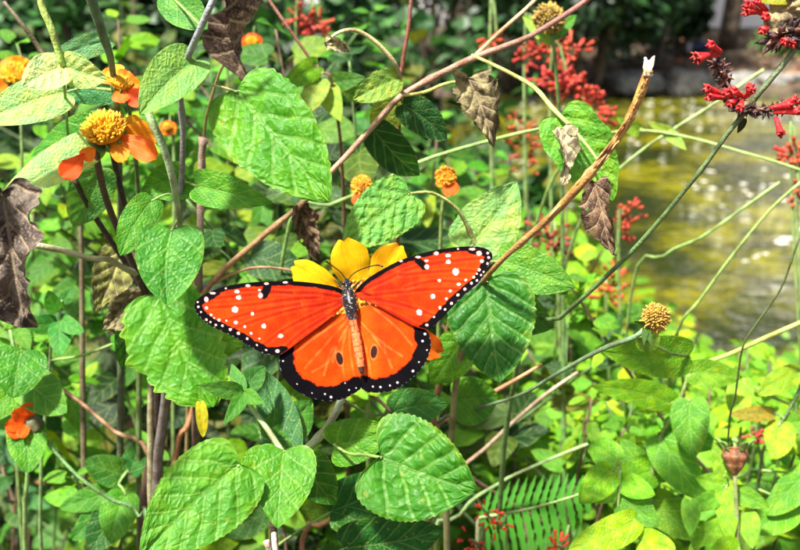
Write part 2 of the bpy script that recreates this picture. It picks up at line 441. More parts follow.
# leaf litter on the soil
V = []; F = []; C = []
for k in range(7600):
    if k < 5000: x = rnd.uniform(-3.5, 8); y = rnd.uniform(8.0, 11.2)
    else: x = rnd.uniform(-2.2, 2.2); y = rnd.uniform(.9, 3.4)
    if pond(x, y) < .04: continue
    z = hgt(x, y)+.008+rnd.uniform(0, .015); s = rnd.uniform(.015, .05) if k < 5000 else rnd.uniform(.01, .03)
    rot = Matrix.Rotation(rnd.uniform(0, 6.3), 3, 'Z') @ Matrix.Rotation(rnd.gauss(0, .5), 3, 'X') @ Matrix.Rotation(rnd.gauss(0, .4), 3, 'Y')
    off = len(V); c = rnd.choice([(.20, .09, .04), (.28, .15, .07), (.13, .07, .04), (.30, .19, .10), (.08, .05, .03), (.33, .12, .05)])
    for a, b, zz in ((-1, 0, 0), (-.3, -.42, .12), (.4, -.35, .1), (1, 0, .05), (.4, .35, .15), (-.3, .42, .08)):
        V.append(Vector((x, y, z)) + rot @ Vector((a*s, b*s, zz*s))); C.append(c)
    F.append(tuple(range(off, off+6)))
tag(obj('leaf_litter', mesh_from('leaf_litter', V, F, cols=C, smooth=False), color_mat('litter', .85)), kind='stuff',
    label='dry brown fallen leaves on the soil')
# rocks along the far edge
def rock_mesh(seed):
    r = random.Random(seed); V = []; F = []; nu, nv = 9, 12
    for i in range(nu):
        th = PI*i/(nu-1)
        for j in range(nv):
            a = 2*PI*j/nv; d = Vector((math.sin(th)*math.cos(a), math.sin(th)*math.sin(a), math.cos(th)))
            k = 1+.5*noise.noise(d*1.3+Vector((seed*3, 0, 0)))+.12*noise.noise(d*4+Vector((seed, 0, 0)))
            V.append(Vector((max(-.8, min(.8, d.x))*k, max(-.8, min(.8, d.y))*k, max(-.7, min(.72, d.z))*k)))
    return mesh_from('rock', V, grid_faces(nu, nv, 0, True))
RM = [rock_mesh(k) for k in range(5)]
x = -2.2; k = 0
while x < 6.8:
    w = rnd.uniform(.22, .42); x += w*.5
    y = 5.25+2.85*1.05*math.sqrt(max(.05, 1-((x-2.6)/5.3)**2))
    if proj(Vector((x, y, 0)))[0] < 628: x += w*.5; k += 1; continue
    o = obj('edging_rock', RM[k % 5], M_ROCK)
    o.location = (x, y+rnd.uniform(-.04, .04), .01); o.scale = (w*rnd.uniform(.5, .75), rnd.uniform(.12, .22), rnd.uniform(.07, .14))
    o.rotation_euler = (0, 0, rnd.uniform(-.3, .3))
    px = proj(o.location)[0]
    tag(o, 'rounded grey edging stone in the row along the far bank of the pond', 'stone', 'grey stones edging the far bank')
    x += w*.5; k += 1

# wall beyond the garden: with a coping
wl = empty('garden_wall', (4.0, 12.2, 0), 'pale plastered wall behind the dark tree trunk', 'wall')
def boxmesh(name, x0, x1, y0, y1, z0, z1):
    V = [(x, y, z) for x in (x0, x1) for y in (y0, y1) for z in (z0, z1)]
    return mesh_from(name, V, [(0, 1, 3, 2), (4, 6, 7, 5), (0, 4, 5, 1), (2, 3, 7, 6), (0, 2, 6, 4), (1, 5, 7, 3)], smooth=False)
obj('masonry', boxmesh('masonry', -1, 9, 12.1, 12.35, -.1, 3.2), M_WALL, wl)
obj('coping', boxmesh('coping', -1.03, 9.03, 12.05, 12.40, 3.203, 3.29), M_ROCK, wl)

# background shrubs and trees
M_FOL = color_mat('shrub_leaves', .5, .25)
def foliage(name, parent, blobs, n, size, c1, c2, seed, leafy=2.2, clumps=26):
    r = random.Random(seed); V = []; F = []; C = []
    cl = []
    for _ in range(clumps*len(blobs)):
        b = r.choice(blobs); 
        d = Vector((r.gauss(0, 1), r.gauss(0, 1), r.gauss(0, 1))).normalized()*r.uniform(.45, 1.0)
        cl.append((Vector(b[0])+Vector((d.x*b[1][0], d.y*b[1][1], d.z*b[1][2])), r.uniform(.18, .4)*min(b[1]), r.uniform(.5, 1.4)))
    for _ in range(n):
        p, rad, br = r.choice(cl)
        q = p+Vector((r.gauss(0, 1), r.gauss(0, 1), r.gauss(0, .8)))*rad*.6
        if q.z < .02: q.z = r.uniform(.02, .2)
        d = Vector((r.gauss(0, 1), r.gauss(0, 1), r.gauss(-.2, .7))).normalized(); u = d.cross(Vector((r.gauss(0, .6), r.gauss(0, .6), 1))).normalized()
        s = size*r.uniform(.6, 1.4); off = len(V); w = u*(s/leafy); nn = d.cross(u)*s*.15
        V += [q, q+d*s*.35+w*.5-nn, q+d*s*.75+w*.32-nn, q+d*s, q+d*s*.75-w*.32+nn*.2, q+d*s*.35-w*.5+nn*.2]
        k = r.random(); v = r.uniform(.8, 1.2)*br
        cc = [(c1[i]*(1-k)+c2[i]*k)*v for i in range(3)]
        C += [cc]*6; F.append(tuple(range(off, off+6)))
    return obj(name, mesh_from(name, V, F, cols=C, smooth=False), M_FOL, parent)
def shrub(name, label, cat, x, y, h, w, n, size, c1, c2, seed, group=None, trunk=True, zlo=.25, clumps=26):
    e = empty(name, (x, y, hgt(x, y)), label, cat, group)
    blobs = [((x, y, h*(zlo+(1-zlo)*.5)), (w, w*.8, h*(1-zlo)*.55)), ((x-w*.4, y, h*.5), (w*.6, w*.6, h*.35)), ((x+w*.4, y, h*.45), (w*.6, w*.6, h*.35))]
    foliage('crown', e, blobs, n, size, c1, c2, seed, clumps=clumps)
    T = Tubes(); r = random.Random(seed)
    for k in range(5):
        a = r.uniform(0, 6.3)
        T.add([(x+.05*math.cos(a), y+.05*math.sin(a), -.02), (x+w*.25*math.cos(a), y+w*.25*math.sin(a), h*.35), (x+w*.5*math.cos(a), y+w*.5*math.sin(a), h*.8)], (.03, .006), sides=6)
    T.build('trunk', M_BARK, e)
    return e
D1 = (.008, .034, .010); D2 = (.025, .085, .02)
# far bank: dark shrubs, left to right (px across 330..700)
def atpx(px, y): return (px-400)*K*(y*math.cos(PITCH)+1.0*math.sin(PITCH))
SH = [(250, 9.3, 2.6, .95, 'tall dark shrub at the far bank, partly hidden behind the upper left leaves'),
      (350, 9.0, 2.9, .9, 'tall dark shrub on the far bank behind the wilting arched stalk'),
      (435, 8.3, 3.0, .85, 'almost black tall shrub behind the top centre of the woody branch'),
      (510, 8.2, 2.7, .75, 'dark shrub on the far bank behind the round brown seed head'),
      (590, 8.05, 1.9, .75, 'dense dark green shrub overhanging the far edge of the pond'),
      (650, 8.9, 2.1, .60, 'dark green shrub close to the leaning tree trunk, at the water edge'), (682, 9.7, 1.9, .22, 'slim dark shrub standing against the leaning tree trunk'),]
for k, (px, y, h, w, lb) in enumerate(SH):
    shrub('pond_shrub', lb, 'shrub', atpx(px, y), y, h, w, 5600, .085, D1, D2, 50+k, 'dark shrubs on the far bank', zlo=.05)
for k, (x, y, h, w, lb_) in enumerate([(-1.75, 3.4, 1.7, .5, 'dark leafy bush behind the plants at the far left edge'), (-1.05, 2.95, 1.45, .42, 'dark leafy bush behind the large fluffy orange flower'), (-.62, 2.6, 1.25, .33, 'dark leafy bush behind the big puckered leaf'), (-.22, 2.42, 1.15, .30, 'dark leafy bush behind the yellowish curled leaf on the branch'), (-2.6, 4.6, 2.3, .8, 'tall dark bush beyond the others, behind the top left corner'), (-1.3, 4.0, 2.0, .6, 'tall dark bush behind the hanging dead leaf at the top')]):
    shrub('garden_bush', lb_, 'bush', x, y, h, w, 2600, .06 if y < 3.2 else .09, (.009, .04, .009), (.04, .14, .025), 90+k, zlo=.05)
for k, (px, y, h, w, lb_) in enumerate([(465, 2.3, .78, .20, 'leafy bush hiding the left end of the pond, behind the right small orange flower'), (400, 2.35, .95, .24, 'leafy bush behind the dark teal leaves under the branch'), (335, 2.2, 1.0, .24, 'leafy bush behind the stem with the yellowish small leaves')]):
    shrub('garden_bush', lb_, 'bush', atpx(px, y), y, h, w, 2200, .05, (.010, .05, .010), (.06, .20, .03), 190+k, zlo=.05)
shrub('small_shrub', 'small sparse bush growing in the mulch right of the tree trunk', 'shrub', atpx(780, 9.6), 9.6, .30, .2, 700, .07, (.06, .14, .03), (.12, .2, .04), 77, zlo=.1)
# trees with trunks
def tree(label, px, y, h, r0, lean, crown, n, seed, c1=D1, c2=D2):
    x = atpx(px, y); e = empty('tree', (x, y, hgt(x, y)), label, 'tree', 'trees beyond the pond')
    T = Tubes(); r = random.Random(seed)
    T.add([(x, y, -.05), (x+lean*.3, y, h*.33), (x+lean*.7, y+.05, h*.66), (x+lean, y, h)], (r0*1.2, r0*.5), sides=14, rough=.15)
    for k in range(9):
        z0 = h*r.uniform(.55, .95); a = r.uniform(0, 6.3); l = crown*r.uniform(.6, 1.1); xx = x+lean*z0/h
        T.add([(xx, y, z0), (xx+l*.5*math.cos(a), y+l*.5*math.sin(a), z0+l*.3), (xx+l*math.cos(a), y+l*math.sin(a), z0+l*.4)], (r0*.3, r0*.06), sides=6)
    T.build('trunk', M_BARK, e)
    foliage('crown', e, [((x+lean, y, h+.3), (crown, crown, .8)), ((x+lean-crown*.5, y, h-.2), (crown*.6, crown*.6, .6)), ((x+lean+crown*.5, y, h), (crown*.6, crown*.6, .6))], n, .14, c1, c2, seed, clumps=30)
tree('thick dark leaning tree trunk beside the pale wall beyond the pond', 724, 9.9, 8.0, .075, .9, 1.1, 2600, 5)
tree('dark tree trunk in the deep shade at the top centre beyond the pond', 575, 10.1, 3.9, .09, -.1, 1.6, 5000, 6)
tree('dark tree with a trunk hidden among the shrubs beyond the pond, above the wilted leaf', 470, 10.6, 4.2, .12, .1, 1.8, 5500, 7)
# small cup lying on the bank
cp = empty('litter_cup', P(690, 48, 9.6), 'small dark blue cup with a white end lying on the bank', 'cup')
c0 = P(688, 48, 9.55); T = Tubes(); T.add([c0+Vector((.02, 0, 0)), c0+Vector((.08, 0, .01)), c0+Vector((.17, .03, .02))], (.06, .055, .045), sides=16); T.build('cup_body', flat_mat('navy', (.015, .025, .09), .3), cp)
T = Tubes(); T.add([c0+Vector((-.075, 0, 0)), c0+Vector((-.03, 0, 0)), c0+Vector((.018, 0, 0))], (.035, .055, .06), sides=16); T.build('cup_lid', flat_mat('whiteplastic', (.8, .8, .82), .3), cp)
cp.location = cp.location

# ------------------------------------------------------------------ butterfly
def poly_scan(poly, nu, nv, ends=(0.0, 0.0)):
    A = np.array(poly, float); x0, x1 = A[:, 0].min(), A[:, 0].max(); n = len(A)
    out = np.zeros((nu, nv, 2))
    for i in range(nu):
        u = i/(nu-1); u = .5-.5*math.cos(PI*u); u = u*.6+.4*i/(nu-1)
        x = x0+(x1-x0)*(.0008+.9984*u); ysx = []
        for k in range(n):
            a, b = A[k], A[(k+1) % n]
            if (a[0]-x)*(b[0]-x) <= 0 and a[0] != b[0]: ysx.append(a[1]+(b[1]-a[1])*(x-a[0])/(b[0]-a[0]))
        lo, hi = min(ysx), max(ysx); out[i, :, 0] = x; out[i, :, 1] = np.linspace(lo, hi, nv)
    return out
def smooth_poly(p, it=2):
    for _ in range(it):
        q = []
        for k in range(len(p)):
            a = p[k]; b = p[(k+1) % len(p)]
            q.append((a[0]*.75+b[0]*.25, a[1]*.75+b[1]*.25)); q.append((a[0]*.25+b[0]*.75, a[1]*.25+b[1]*.75))
        p = q
    return p
def dist_poly(X, pts, closed=False):
    d = np.full(X.shape[:-1], 1e9); pts = [np.array(p, float) for p in pts]
    for k in range(len(pts)-(0 if closed else 1)):
        a = pts[k]; b = pts[(k+1) % len(pts)]; ab = b-a; t = np.clip(((X-a)@ab)/(ab@ab+1e-9), 0, 1)
        d = np.minimum(d, np.linalg.norm(X-a-t[..., None]*ab, axis=-1))
    return d
def vnoise(X, s, seed=0):
    return np.array([noise.noise(Vector((p[0]*s, p[1]*s, seed))) for p in X.reshape(-1, 2)]).reshape(X.shape[:-1])
def ss(x, a, b):
    t = np.clip((x-a)/(b-a), 0, 1); return t*t*(3-2*t)
def mixc(C, m, c): return C*(1-m[..., None])+np.array(c)*m[..., None]
BD = .310
AX0 = np.array((347., 284.)); AX1 = np.array((361., 372.))
def wing_depth(x, y, side, layer):
    ax = AX0[0]+(AX1[0]-AX0[0])*(y-AX0[1])/(AX1[1]-AX0[1]); dx = abs(x-ax)
    return BD + .0008*layer + .0006 - .000065*dx + .0014*math.exp(-dx/14) + .0005*math.sin(dx*.05+y*.03) + .00022*noise.noise(Vector((x*.07, y*.07, layer*3)))
def wing(name, poly, side, layer, paint, parent, nu=230, nv=130):
    G = poly_scan(smooth_poly(poly, 2), nu, nv)
    C = paint(G)
    V = [P(p[0], p[1], wing_depth(p[0], p[1], side, layer)) for p in G.reshape(-1, 2)]
    me = mesh_from(name, V, grid_faces(nu, nv), cols=C.reshape(-1, 3))
    o = obj(name, me, M_WING, parent)
    so = o.modifiers.new('thick', 'SOLIDIFY'); so.thickness = .00012; so.offset = 0
    return o
LF = [(349, 300), (347, 292), (336, 286.5), (312, 282.5), (290, 280.8), (266, 281.4), (244.7, 282.7), (228, 285.6), (213, 290), (201.5, 296), (195.5, 301), (194, 305.6), (196, 312.6), (202, 319.6), (209, 325), (218, 329.5), (228, 334), (238, 339), (248, 345.5), (257, 350.5), (266, 354.5), (275, 355.5), (283, 354), (295, 345), (315, 330), (335, 315)]
RF = [(352, 296), (357, 288), (366, 279.5), (380, 270.5), (400, 260), (417.8, 254.2), (435.6, 249.8), (457.3, 246.8), (473.8, 246.2), (485.2, 247.7), (491.6, 252), (493, 257.8), (489.5, 265), (485, 273), (481.4, 280.7), (476.3, 286.4), (468.7, 292), (461, 298.3), (453.4, 306), (446, 314), (439, 322), (432, 328), (426, 330), (415, 327), (395, 316), (370, 302)]
LH = [(350, 312), (335, 315), (310, 328), (288, 342), (280, 352), (279, 362), (281, 373), (286, 381), (293, 388.5), (303, 395), (314, 399), (325, 401.5), (335, 401), (345, 398.5), (353, 394), (360, 390), (362, 385), (360, 375), (357, 350)]
RH = [(353, 312), (370, 303), (395, 314), (418, 326), (428, 331), (431.5, 342), (430, 352), (426.5, 361.5), (418, 373), (408, 382), (398, 388.5), (388, 392), (376, 393), (367, 392), (361, 389), (360, 380), (361, 372), (357, 350)]
def z8(base, pts): return [(base[0]+x/7.86, base[1]+y/7.86, rx/7.86, (ry or rx)/7.86) for x, y, rx, ry in pts]
LDOT = z8((190, 270), [(178, 182, 28, 11), (128, 232, 20, 26), (60, 252, 9, 0), (66, 290, 12, 0), (128, 297, 17, 0), (86, 330, 9, 0), (165, 353, 13, 0), (190, 376, 8, 0), (228, 393, 15, 0), (285, 398, 9, 0), (130, 390, 11, 0), (161, 409, 11, 0), (203, 432, 11, 0), (255, 437, 12, 0), (317, 467, 14, 0), (380, 497, 15, 0), (449, 540, 12, 0), (358, 412, 21, 17), (430, 445, 13, 0), (480, 497, 13, 0), (545, 540, 9, 0), (353, 311, 32, 0), (382, 216, 24, 0), (370, 170, 25, 18), (456, 123, 24, 14), (546, 157, 17, 11), (553, 200, 22, 26), (600, 107, 22, 11), (754, 97, 18, 10), (490, 343, 16, 0), (580, 440, 23, 0), (712, 518, 27, 20), (282, 145, 9, 0)]) + [(277.5, 351, 2.6, 2), (284, 282.5, 1.5, 1), (257, 345, 1.2, 1.2), (266, 350, 1.4, 1)]
RDOT = z8((400, 240), [(143, 135, 26, 12), (8, 165, 16, 10), (208, 162, 20, 12), (212, 210, 24, 0), (285, 104, 24, 17), (378, 122, 28, 17), (380, 172, 26, 22), (456, 70, 9, 0), (568, 72, 32, 12), (622, 105, 25, 0), (690, 103, 12, 0), (697, 138, 13, 0), (643, 165, 18, 0), (688, 184, 11, 0), (438, 250, 34, 0), (622, 234, 15, 0), (605, 265, 9, 0), (657, 250, 9, 0), (638, 275, 9, 0), (580, 292, 14, 0), (518, 315, 13, 0), (605, 318, 11, 0), (562, 340, 13, 0), (462, 348, 21, 16), (510, 386, 14, 0), (396, 400, 15, 0), (456, 432, 14, 0), (365, 462, 14, 0), (405, 498, 13, 0), (315, 528, 12, 0), (355, 545, 11, 0), (310, 318, 16, 0), (258, 443, 24, 0)]) + [(419.5, 312.4, 3.6, 4.0), (427, 325, 2, 1.6), (434, 317, 1.2, 1.2), (440, 308.5, 1.3, 1.3)]
BLK = (.0022, .0016, .003); WHT = (.80, .70, .62)
def smooth_line(p):
    for _ in range(3):
        q = [p[0]]
        for a, b in zip(p[:-1], p[1:]): q += [(a[0]*.75+b[0]*.25, a[1]*.75+b[1]*.25), (a[0]*.25+b[0]*.75, a[1]*.25+b[1]*.75)]
        p = q+[p[-1]]
    return p
def paint_fore(root, dots, outline_black, blob, veins, side):
    def f(G):
        X = G; nz = vnoise(X, .12, 3+side)
        fine = vnoise(X, .9, 8)
        tip = np.array((200., 305.)) if side < 0 else np.array((488., 256.))
        dr = np.linalg.norm(X-np.array(root), axis=-1)
        C = np.ones(X.shape[:-1]+(3,))*np.array((.60, .040, .0015))
        C = mixc(C, ss(dr, 150, 10)*.9, (.34, .008, .002))
        if True:
            lead = dist_poly(X, outline_black['lead']); C = mixc(C, ss(lead, 26, 4)*.5, (.36, .008, .003))
        C = mixc(C, np.clip(nz*.5+.1, 0, 1), (.68, .065, .002))
        for v in veins:
            d = dist_poly(X, smooth_line(v)); C = mixc(C, ss(d+.5*fine, 2.0, 0)*.55, (.20, .005, .003))
            C = mixc(C, ss(np.abs(d-2.6), 1.8, .1)*.05, (.95, .25, .06))
        C *= (1+.16*fine+.10*np.sin(dr*2.2+nz*9))[..., None]
        # black margins
        dm = dist_poly(X, outline_black['margin']); sc_ = 1.4*np.abs(vnoise(X, .16, 6))
        C = mixc(C, ss(dm, 8.7-sc_.max()*0+1.0, 7.0)*1.0, BLK) if False else mixc(C, ss(dm+sc_*1.5, 9.0, 7.8), BLK)
        dl = dist_poly(X, outline_black['lead']); C = mixc(C, ss(dl+sc_, 5.4, 4.3), BLK)
        db = dist_poly(X, blob[0]); C = mixc(C, ss(db, blob[1], blob[1]-1.5), BLK)
        dt = dist_poly(X, outline_black['trail']); C = mixc(C, ss(dt, 1.6, .5)*.8, (.2, .01, .005))
        for (x, y, rx, ry) in dots:
            d = np.hypot((X[..., 0]-x)/(rx*.72), (X[..., 1]-y)/(ry*.72))+.30*vnoise(X, .7, x)
            C = mixc(C, ss(d, 1.75, 1.1)*.35, (.25, .03, .01)); C = mixc(C, ss(d, 1.22, .8), WHT)
        do = dist_poly(X, outline_black['margin'])
        C = mixc(C, ss(do, 1.1, .4)*ss(np.sin((X[..., 0]+X[..., 1]*1.2)*.9+3*nz), .3, .9)*np.clip(.35+1.2*vnoise(X, .3, 5), 0, 1)*.6, (.5, .48, .5))
        return np.clip(C, 0, 1)
    return f
lo = smooth_poly(LF, 1)
LVE = [[(347, 298), (320, 293), (285, 292), (255, 294), (215, 298)], [(347, 299), (320, 305), (295, 308), (250, 322), (230, 330)], [(346, 303), (325, 318), (300, 333), (283, 350)], [(345, 301), (318, 312), (285, 328), (262, 346)], [(320, 297), (290, 299), (250, 305), (205, 308)], [(300, 304), (260, 310), (218, 322)], [(292, 293), (262, 290), (240, 290)]]
RVE = [[(355, 292), (380, 283), (410, 268), (440, 262), (480, 258)], [(356, 296), (385, 294), (415, 290), (450, 288), (466, 291)], [(356, 299), (385, 309), (410, 322), (422, 328)], [(356, 298), (385, 300), (415, 308), (440, 318)], [(400, 275), (430, 272), (460, 270), (482, 272)], [(405, 288), (430, 280), (470, 282)]]
bf = empty('butterfly', P(352, 320, BD+.004), 'orange butterfly with black white-spotted wing borders spread on a yellow flower', 'butterfly')
lb = {'lead': LF[1:10], 'margin': LF[8:23], 'trail': LF[22:26]+[LF[0]]}
rb = {'lead': RF[1:10], 'margin': RF[8:23], 'trail': RF[22:26]+[RF[0]]}
def p8(b, pts): return [(b[0]+x/7.86, b[1]+y/7.86) for x, y in pts]
blobL = (p8((190, 270), [(610, 120), (600, 160), (580, 195)]), 5.0)
blobR = (p8((400, 240), [(140, 160), (170, 185), (190, 210)]), 4.2)
def paint_hind(outer, root, spot, rays, dots, side):
    def f(G):
        X = G; C = np.ones(X.shape[:-1]+(3,))*np.array((.60, .044, .001))
        dr = np.linalg.norm(X-np.array(root), axis=-1)
        nz = vnoise(X, .1, 12+side); fine = vnoise(X, .8, 4)
        C = mixc(C, ss(dr, 80, 8)*.7, (.42, .018, .003))
        C = mixc(C, np.clip(nz*.7+.15, 0, 1)*.6, (.70, .085, .003))
        da = dist_poly(X, [tuple(AX0), tuple(AX1)]); C = mixc(C, ss(da, 26, 8)*.7, (.72, .10, .004))
        for v in rays:
            d = dist_poly(X, smooth_line(v)); C = mixc(C, ss(d+.6*fine, 2.0, 0)*.26*(.6+nz), (1.0, .36, .08))
            C = mixc(C, ss(np.abs(d-2.2), 1.2, .2)*.25, (.6, .03, .005))
        C *= (1+.16*fine+.08*np.sin(dr*2.2+nz*9))[..., None]
        dm = dist_poly(X, outer); sc_ = 2.6*vnoise(X, .14, 3)+1.0*vnoise(X, .5, 9)
        C = mixc(C, ss(dm+sc_, 17, 13.0)*.75, (.16, .008, .006)); C = mixc(C, ss(dm+sc_, 15.2, 13.6), BLK)
        sx, sy, an = spot; dx = X[..., 0]-sx; dy = X[..., 1]-sy
        u = dx*math.cos(an)+dy*math.sin(an); v = -dx*math.sin(an)+dy*math.cos(an)
        d = np.hypot(u/3.5, v/6.8)+.1*np.abs(v)/6.8*0
        C = mixc(C, ss(d, 1.35, 1.08)*.3, (.9, .3, .08)); C = mixc(C, ss(d, 1.08, .85), (.03, .012, .01))
        for (x, y, r) in dots:
            d = np.hypot(X[..., 0]-x, X[..., 1]-y); C = mixc(C, ss(d, r, r*.4), (.75, .72, .8))
        C = mixc(C, ss(dm, 1.0, .3)*ss(np.sin((X[..., 0]*1.1-X[..., 1])*.8+3*nz), .5, .95)*.4, (.4, .4, .42))
        return np.clip(C, 0, 1)
    return f
lhr = [[(352, 316), (338, 345), (330, 362), (312, 372)], [(338, 342), (330, 352), (324, 375)], [(351, 318), (340, 350), (345, 382)], [(350, 320), (349, 350), (355, 380)], [(345, 330), (335, 348), (333, 362)], [(348, 315), (318, 335), (296, 352)], [(349, 318), (325, 345), (305, 368)]]
rhr = [[(356, 316), (368, 330), (385, 345), (402, 356)], [(372, 335), (382, 348), (390, 360)], [(356, 320), (366, 345), (372, 380)], [(384, 342), (386, 355), (392, 368)], [(358, 325), (362, 350), (366, 378)], [(370, 305), (395, 325), (412, 345)]]
wing('hindwing', LH, -1, 1, paint_hind(LH[4:16], (350, 315), (339.5, 358.5, -.25), lhr, [(283, 361, 1.1), (331, 397, 1.6), (325, 394, 1.1), (349, 390, 1), (356, 388, .8), (312, 393, .7), (345, 383, .8), (297, 384, .8)], -1), bf, 150, 150)
wing('hindwing', RH, 1, 1, paint_hind(RH[4:15], (353, 314), (374, 352, .12), rhr, [(425, 334, 1.6), (422.6, 341, 1.5), (413, 371, 1.6), (397.5, 382.5, 1.4), (390, 385.5, 1.1), (380.5, 387, 1.3), (373, 386.5, 1.1), (427, 350, .9), (419, 362, .9)], 1), bf, 150, 150)
wing('forewing', LF, -1, 0, paint_fore((347, 298), LDOT, lb, blobL, LVE, -1), bf, 300, 170)
wing('forewing', RF, 1, 0, paint_fore((356, 294), RDOT, rb, blobR, RVE, 1), bf, 300, 170)
# body: one continuous lathe-like mesh
path = [(346.2, 277.5), (346.6, 281), (347.2, 285), (347.6, 288), (348.3, 293), (349.4, 300), (350.8, 308), (352, 315), (353, 320), (354.6, 328), (356.4, 338), (358.2, 348), (359.8, 358), (361, 366), (361.6, 371), (362, 375)]
brad = [.5, 3.0, 3.9, 3.2, 5.6, 6.9, 6.4, 5.2, 3.9, 3.8, 4.4, 4.6, 4.3, 3.6, 2.6, .6]
V = []; C = []; sub = 10; sd = 28; n = len(path)
ring = 0
for i in range(n-1):
    for k in range(sub + (1 if i == n-2 else 0)):
        t = k/sub; h = t*t*(3-2*t)
        x = path[i][0]*(1-t)+path[i+1][0]*t; y = path[i][1]*(1-t)+path[i+1][1]*t; r = brad[i]*(1-h)+brad[i+1]*h
        seg = 0
        if y > 319: 
            seg = abs(math.sin((y-319)/6.6*PI)); r *= .93+.09*seg**.5
        c0 = P(x, y, BD-.0002); u = (P(x+1, y-.16, BD)-P(x, y, BD)); px_ = u.length; u.normalize()
        nrm = FW
        for j in range(sd):
            a = 2*PI*j/sd; rr = r*(1+(.10*noise.noise(Vector((x*.9, y*.9, a*2))) if y < 320 else 0))
            V.append(c0+u*(math.cos(a)*rr*px_)+nrm*(math.sin(a)*rr*px_*.9))
            ca = math.cos(a); front = math.sin(a) < 0
            c = [.012, .010, .012]
            g = noise.noise(Vector((x*.8, y*.35, a*3)))
            if y < 320:
                if front and abs(ca) < .22 and 290 < y < 303: c = [.42, .40, .42]
                if noise.noise(Vector((x*.6+ca*9, y*.5, 3))) > .42: c = [.4, .38, .36]
                if y > 311: 
                    k2 = max(0, min(1, (y-311)/9)); 
                    if abs(ca) > .35: c = [.012+.5*k2*max(0, g+.3), .01+.15*k2*max(0, g+.3), .012+.06*k2]
            else:
                s_ = seg
                c = [.72, .14, .035] if s_ > .35 else [.30, .035, .012]
                if abs(ca) > .84: c = [.10, .03, .02]
                if abs(ca) < .18 and y < 334: c = [.30, .03, .015]
                if g > .15: c = [.8, .22, .08]
                if y > 366: c = [.05, .02, .015]
            C.append(c)
        ring += 1
obj('body', mesh_from('body', V, grid_faces(ring, sd, 0, True), cols=C), M_BODY, bf)
black = flat_mat('chitin', (.012, .01, .01), .3)
for s in (-1, 1):   # eyes
    e0 = P(347.2+s*3.2, 283.2, BD-.0006); V = []
    for i in range(9):
        th = PI*i/8
        for j in range(12):
            a = 2*PI*j/12; V.append(e0+Vector((math.sin(th)*math.cos(a), math.sin(th)*math.sin(a), math.cos(th)))*.00062)
    obj('eye', mesh_from('eye', V, grid_faces(9, 12, 0, True)), black, bf)
for pts in ([(345.6, 279, BD-.0005), (341, 272.5, BD-.004), (334, 267, BD-.008), (327, 262, BD-.011), (325.5, 261, BD-.0115)], [(348.6, 279, BD-.0005), (353, 274, BD-.004), (362, 269, BD-.008), (374, 265.5, BD-.010), (380, 265.5, BD-.011), (383, 267, BD-.0112)]):
    T = Tubes(); rr = [.00016]*(len(pts)-2)+[.00026, .00026]; T.add([P(*p) for p in pts], rr, sides=6); T.build('antenna', black, bf)
for s in (-1, 1):
    for y0, y1, x1 in ((290, 280, 14), (297, 300, 17), (304, 318, 13)):
        T = Tubes(); T.add([P(348+s*3, y0, BD+.001), P(348+s*(x1*.8), (y0+y1)/2-3, BD+.004), P(348+s*x1, y1, BD+.0145)], (.00035, .00018), sides=6); T.build('leg', black, bf)
T = Tubes()   # fur on the thorax
r = random.Random(3)
for k in range(260):
    y = r.uniform(286, 318); a = r.uniform(PI*1.0, PI*2.0); x = 348+(y-290)*.13
    c0 = P(x, y, BD); q = c0+RT*(math.cos(a)*5.6*K*BD)+FW*(math.sin(a)*5.2*K*BD)
    d = (q-c0).normalized()*.0006-UP*.0007+RT*r.gauss(0, .0003)
    g = r.choice([(.006, .005, .006)]*9+[(.35, .33, .33), (.14, .10, .06)])
    T.add([q-d*.2, q+d], (.00006, .00001), (g,), sides=3, sub=1)
T.build('hair', M_BODY, bf)

# ------------------------------------------------------------------ flower parts
def petal_obj(root, A, B, w, c, name='petal', parent_off=True, seed=0, **kw):
    Ln = (B-A).length; lseed[0] += 1
    kw2 = dict(blunt=True, NV=1, kv=0, pk=.012, fold=.12, bend=.10, wave=.06, cord=0, nu=18, nv=11, seed=lseed[0], midgroove=0.02, ragged=.06); kw2.update(kw)
    return obj(name, leaf_mesh(Ln, w, **kw2), M_PETAL, root, c, frame(A, B, 0))
def disc_mesh(cn, nrm, r, h, n=160, seed=0, c1=(.75, .42, .02), c2=(.55, .2, .01)):
    rr = random.Random(seed); T = Tubes(); nrm = nrm.normalized(); u = nrm.cross(Vector((.2, .9, .3))).normalized(); v = nrm.cross(u)
    T.add([cn-nrm*h*.3, cn, cn+nrm*h*.45, cn+nrm*h*.62], [r*.5, r*.92, r*.78, r*.3], (c2,), sides=18)
    for k in range(n):
        q = math.sqrt((k+.5)/n); a = k*2.39996
        p = cn+(u*math.cos(a)+v*math.sin(a))*r*q*.95+nrm*h*(.62*(1-q*q*.8))
        d = (nrm+(u*math.cos(a)+v*math.sin(a))*q*.8).normalized(); l = h*rr.uniform(.18, .42); d = (d+Vector((rr.gauss(0, .22), rr.gauss(0, .22), rr.gauss(0, .22)))).normalized()
        m = rr.random(); c = tuple(c1[i]*m+c2[i]*(1-m) for i in range(3)); w = r*.055
        T.add([p-d*l*.3, p+d*l*.6, p+d*l], (w, w*1.25, w*.3), (c,), sides=5, sub=1)
    return T

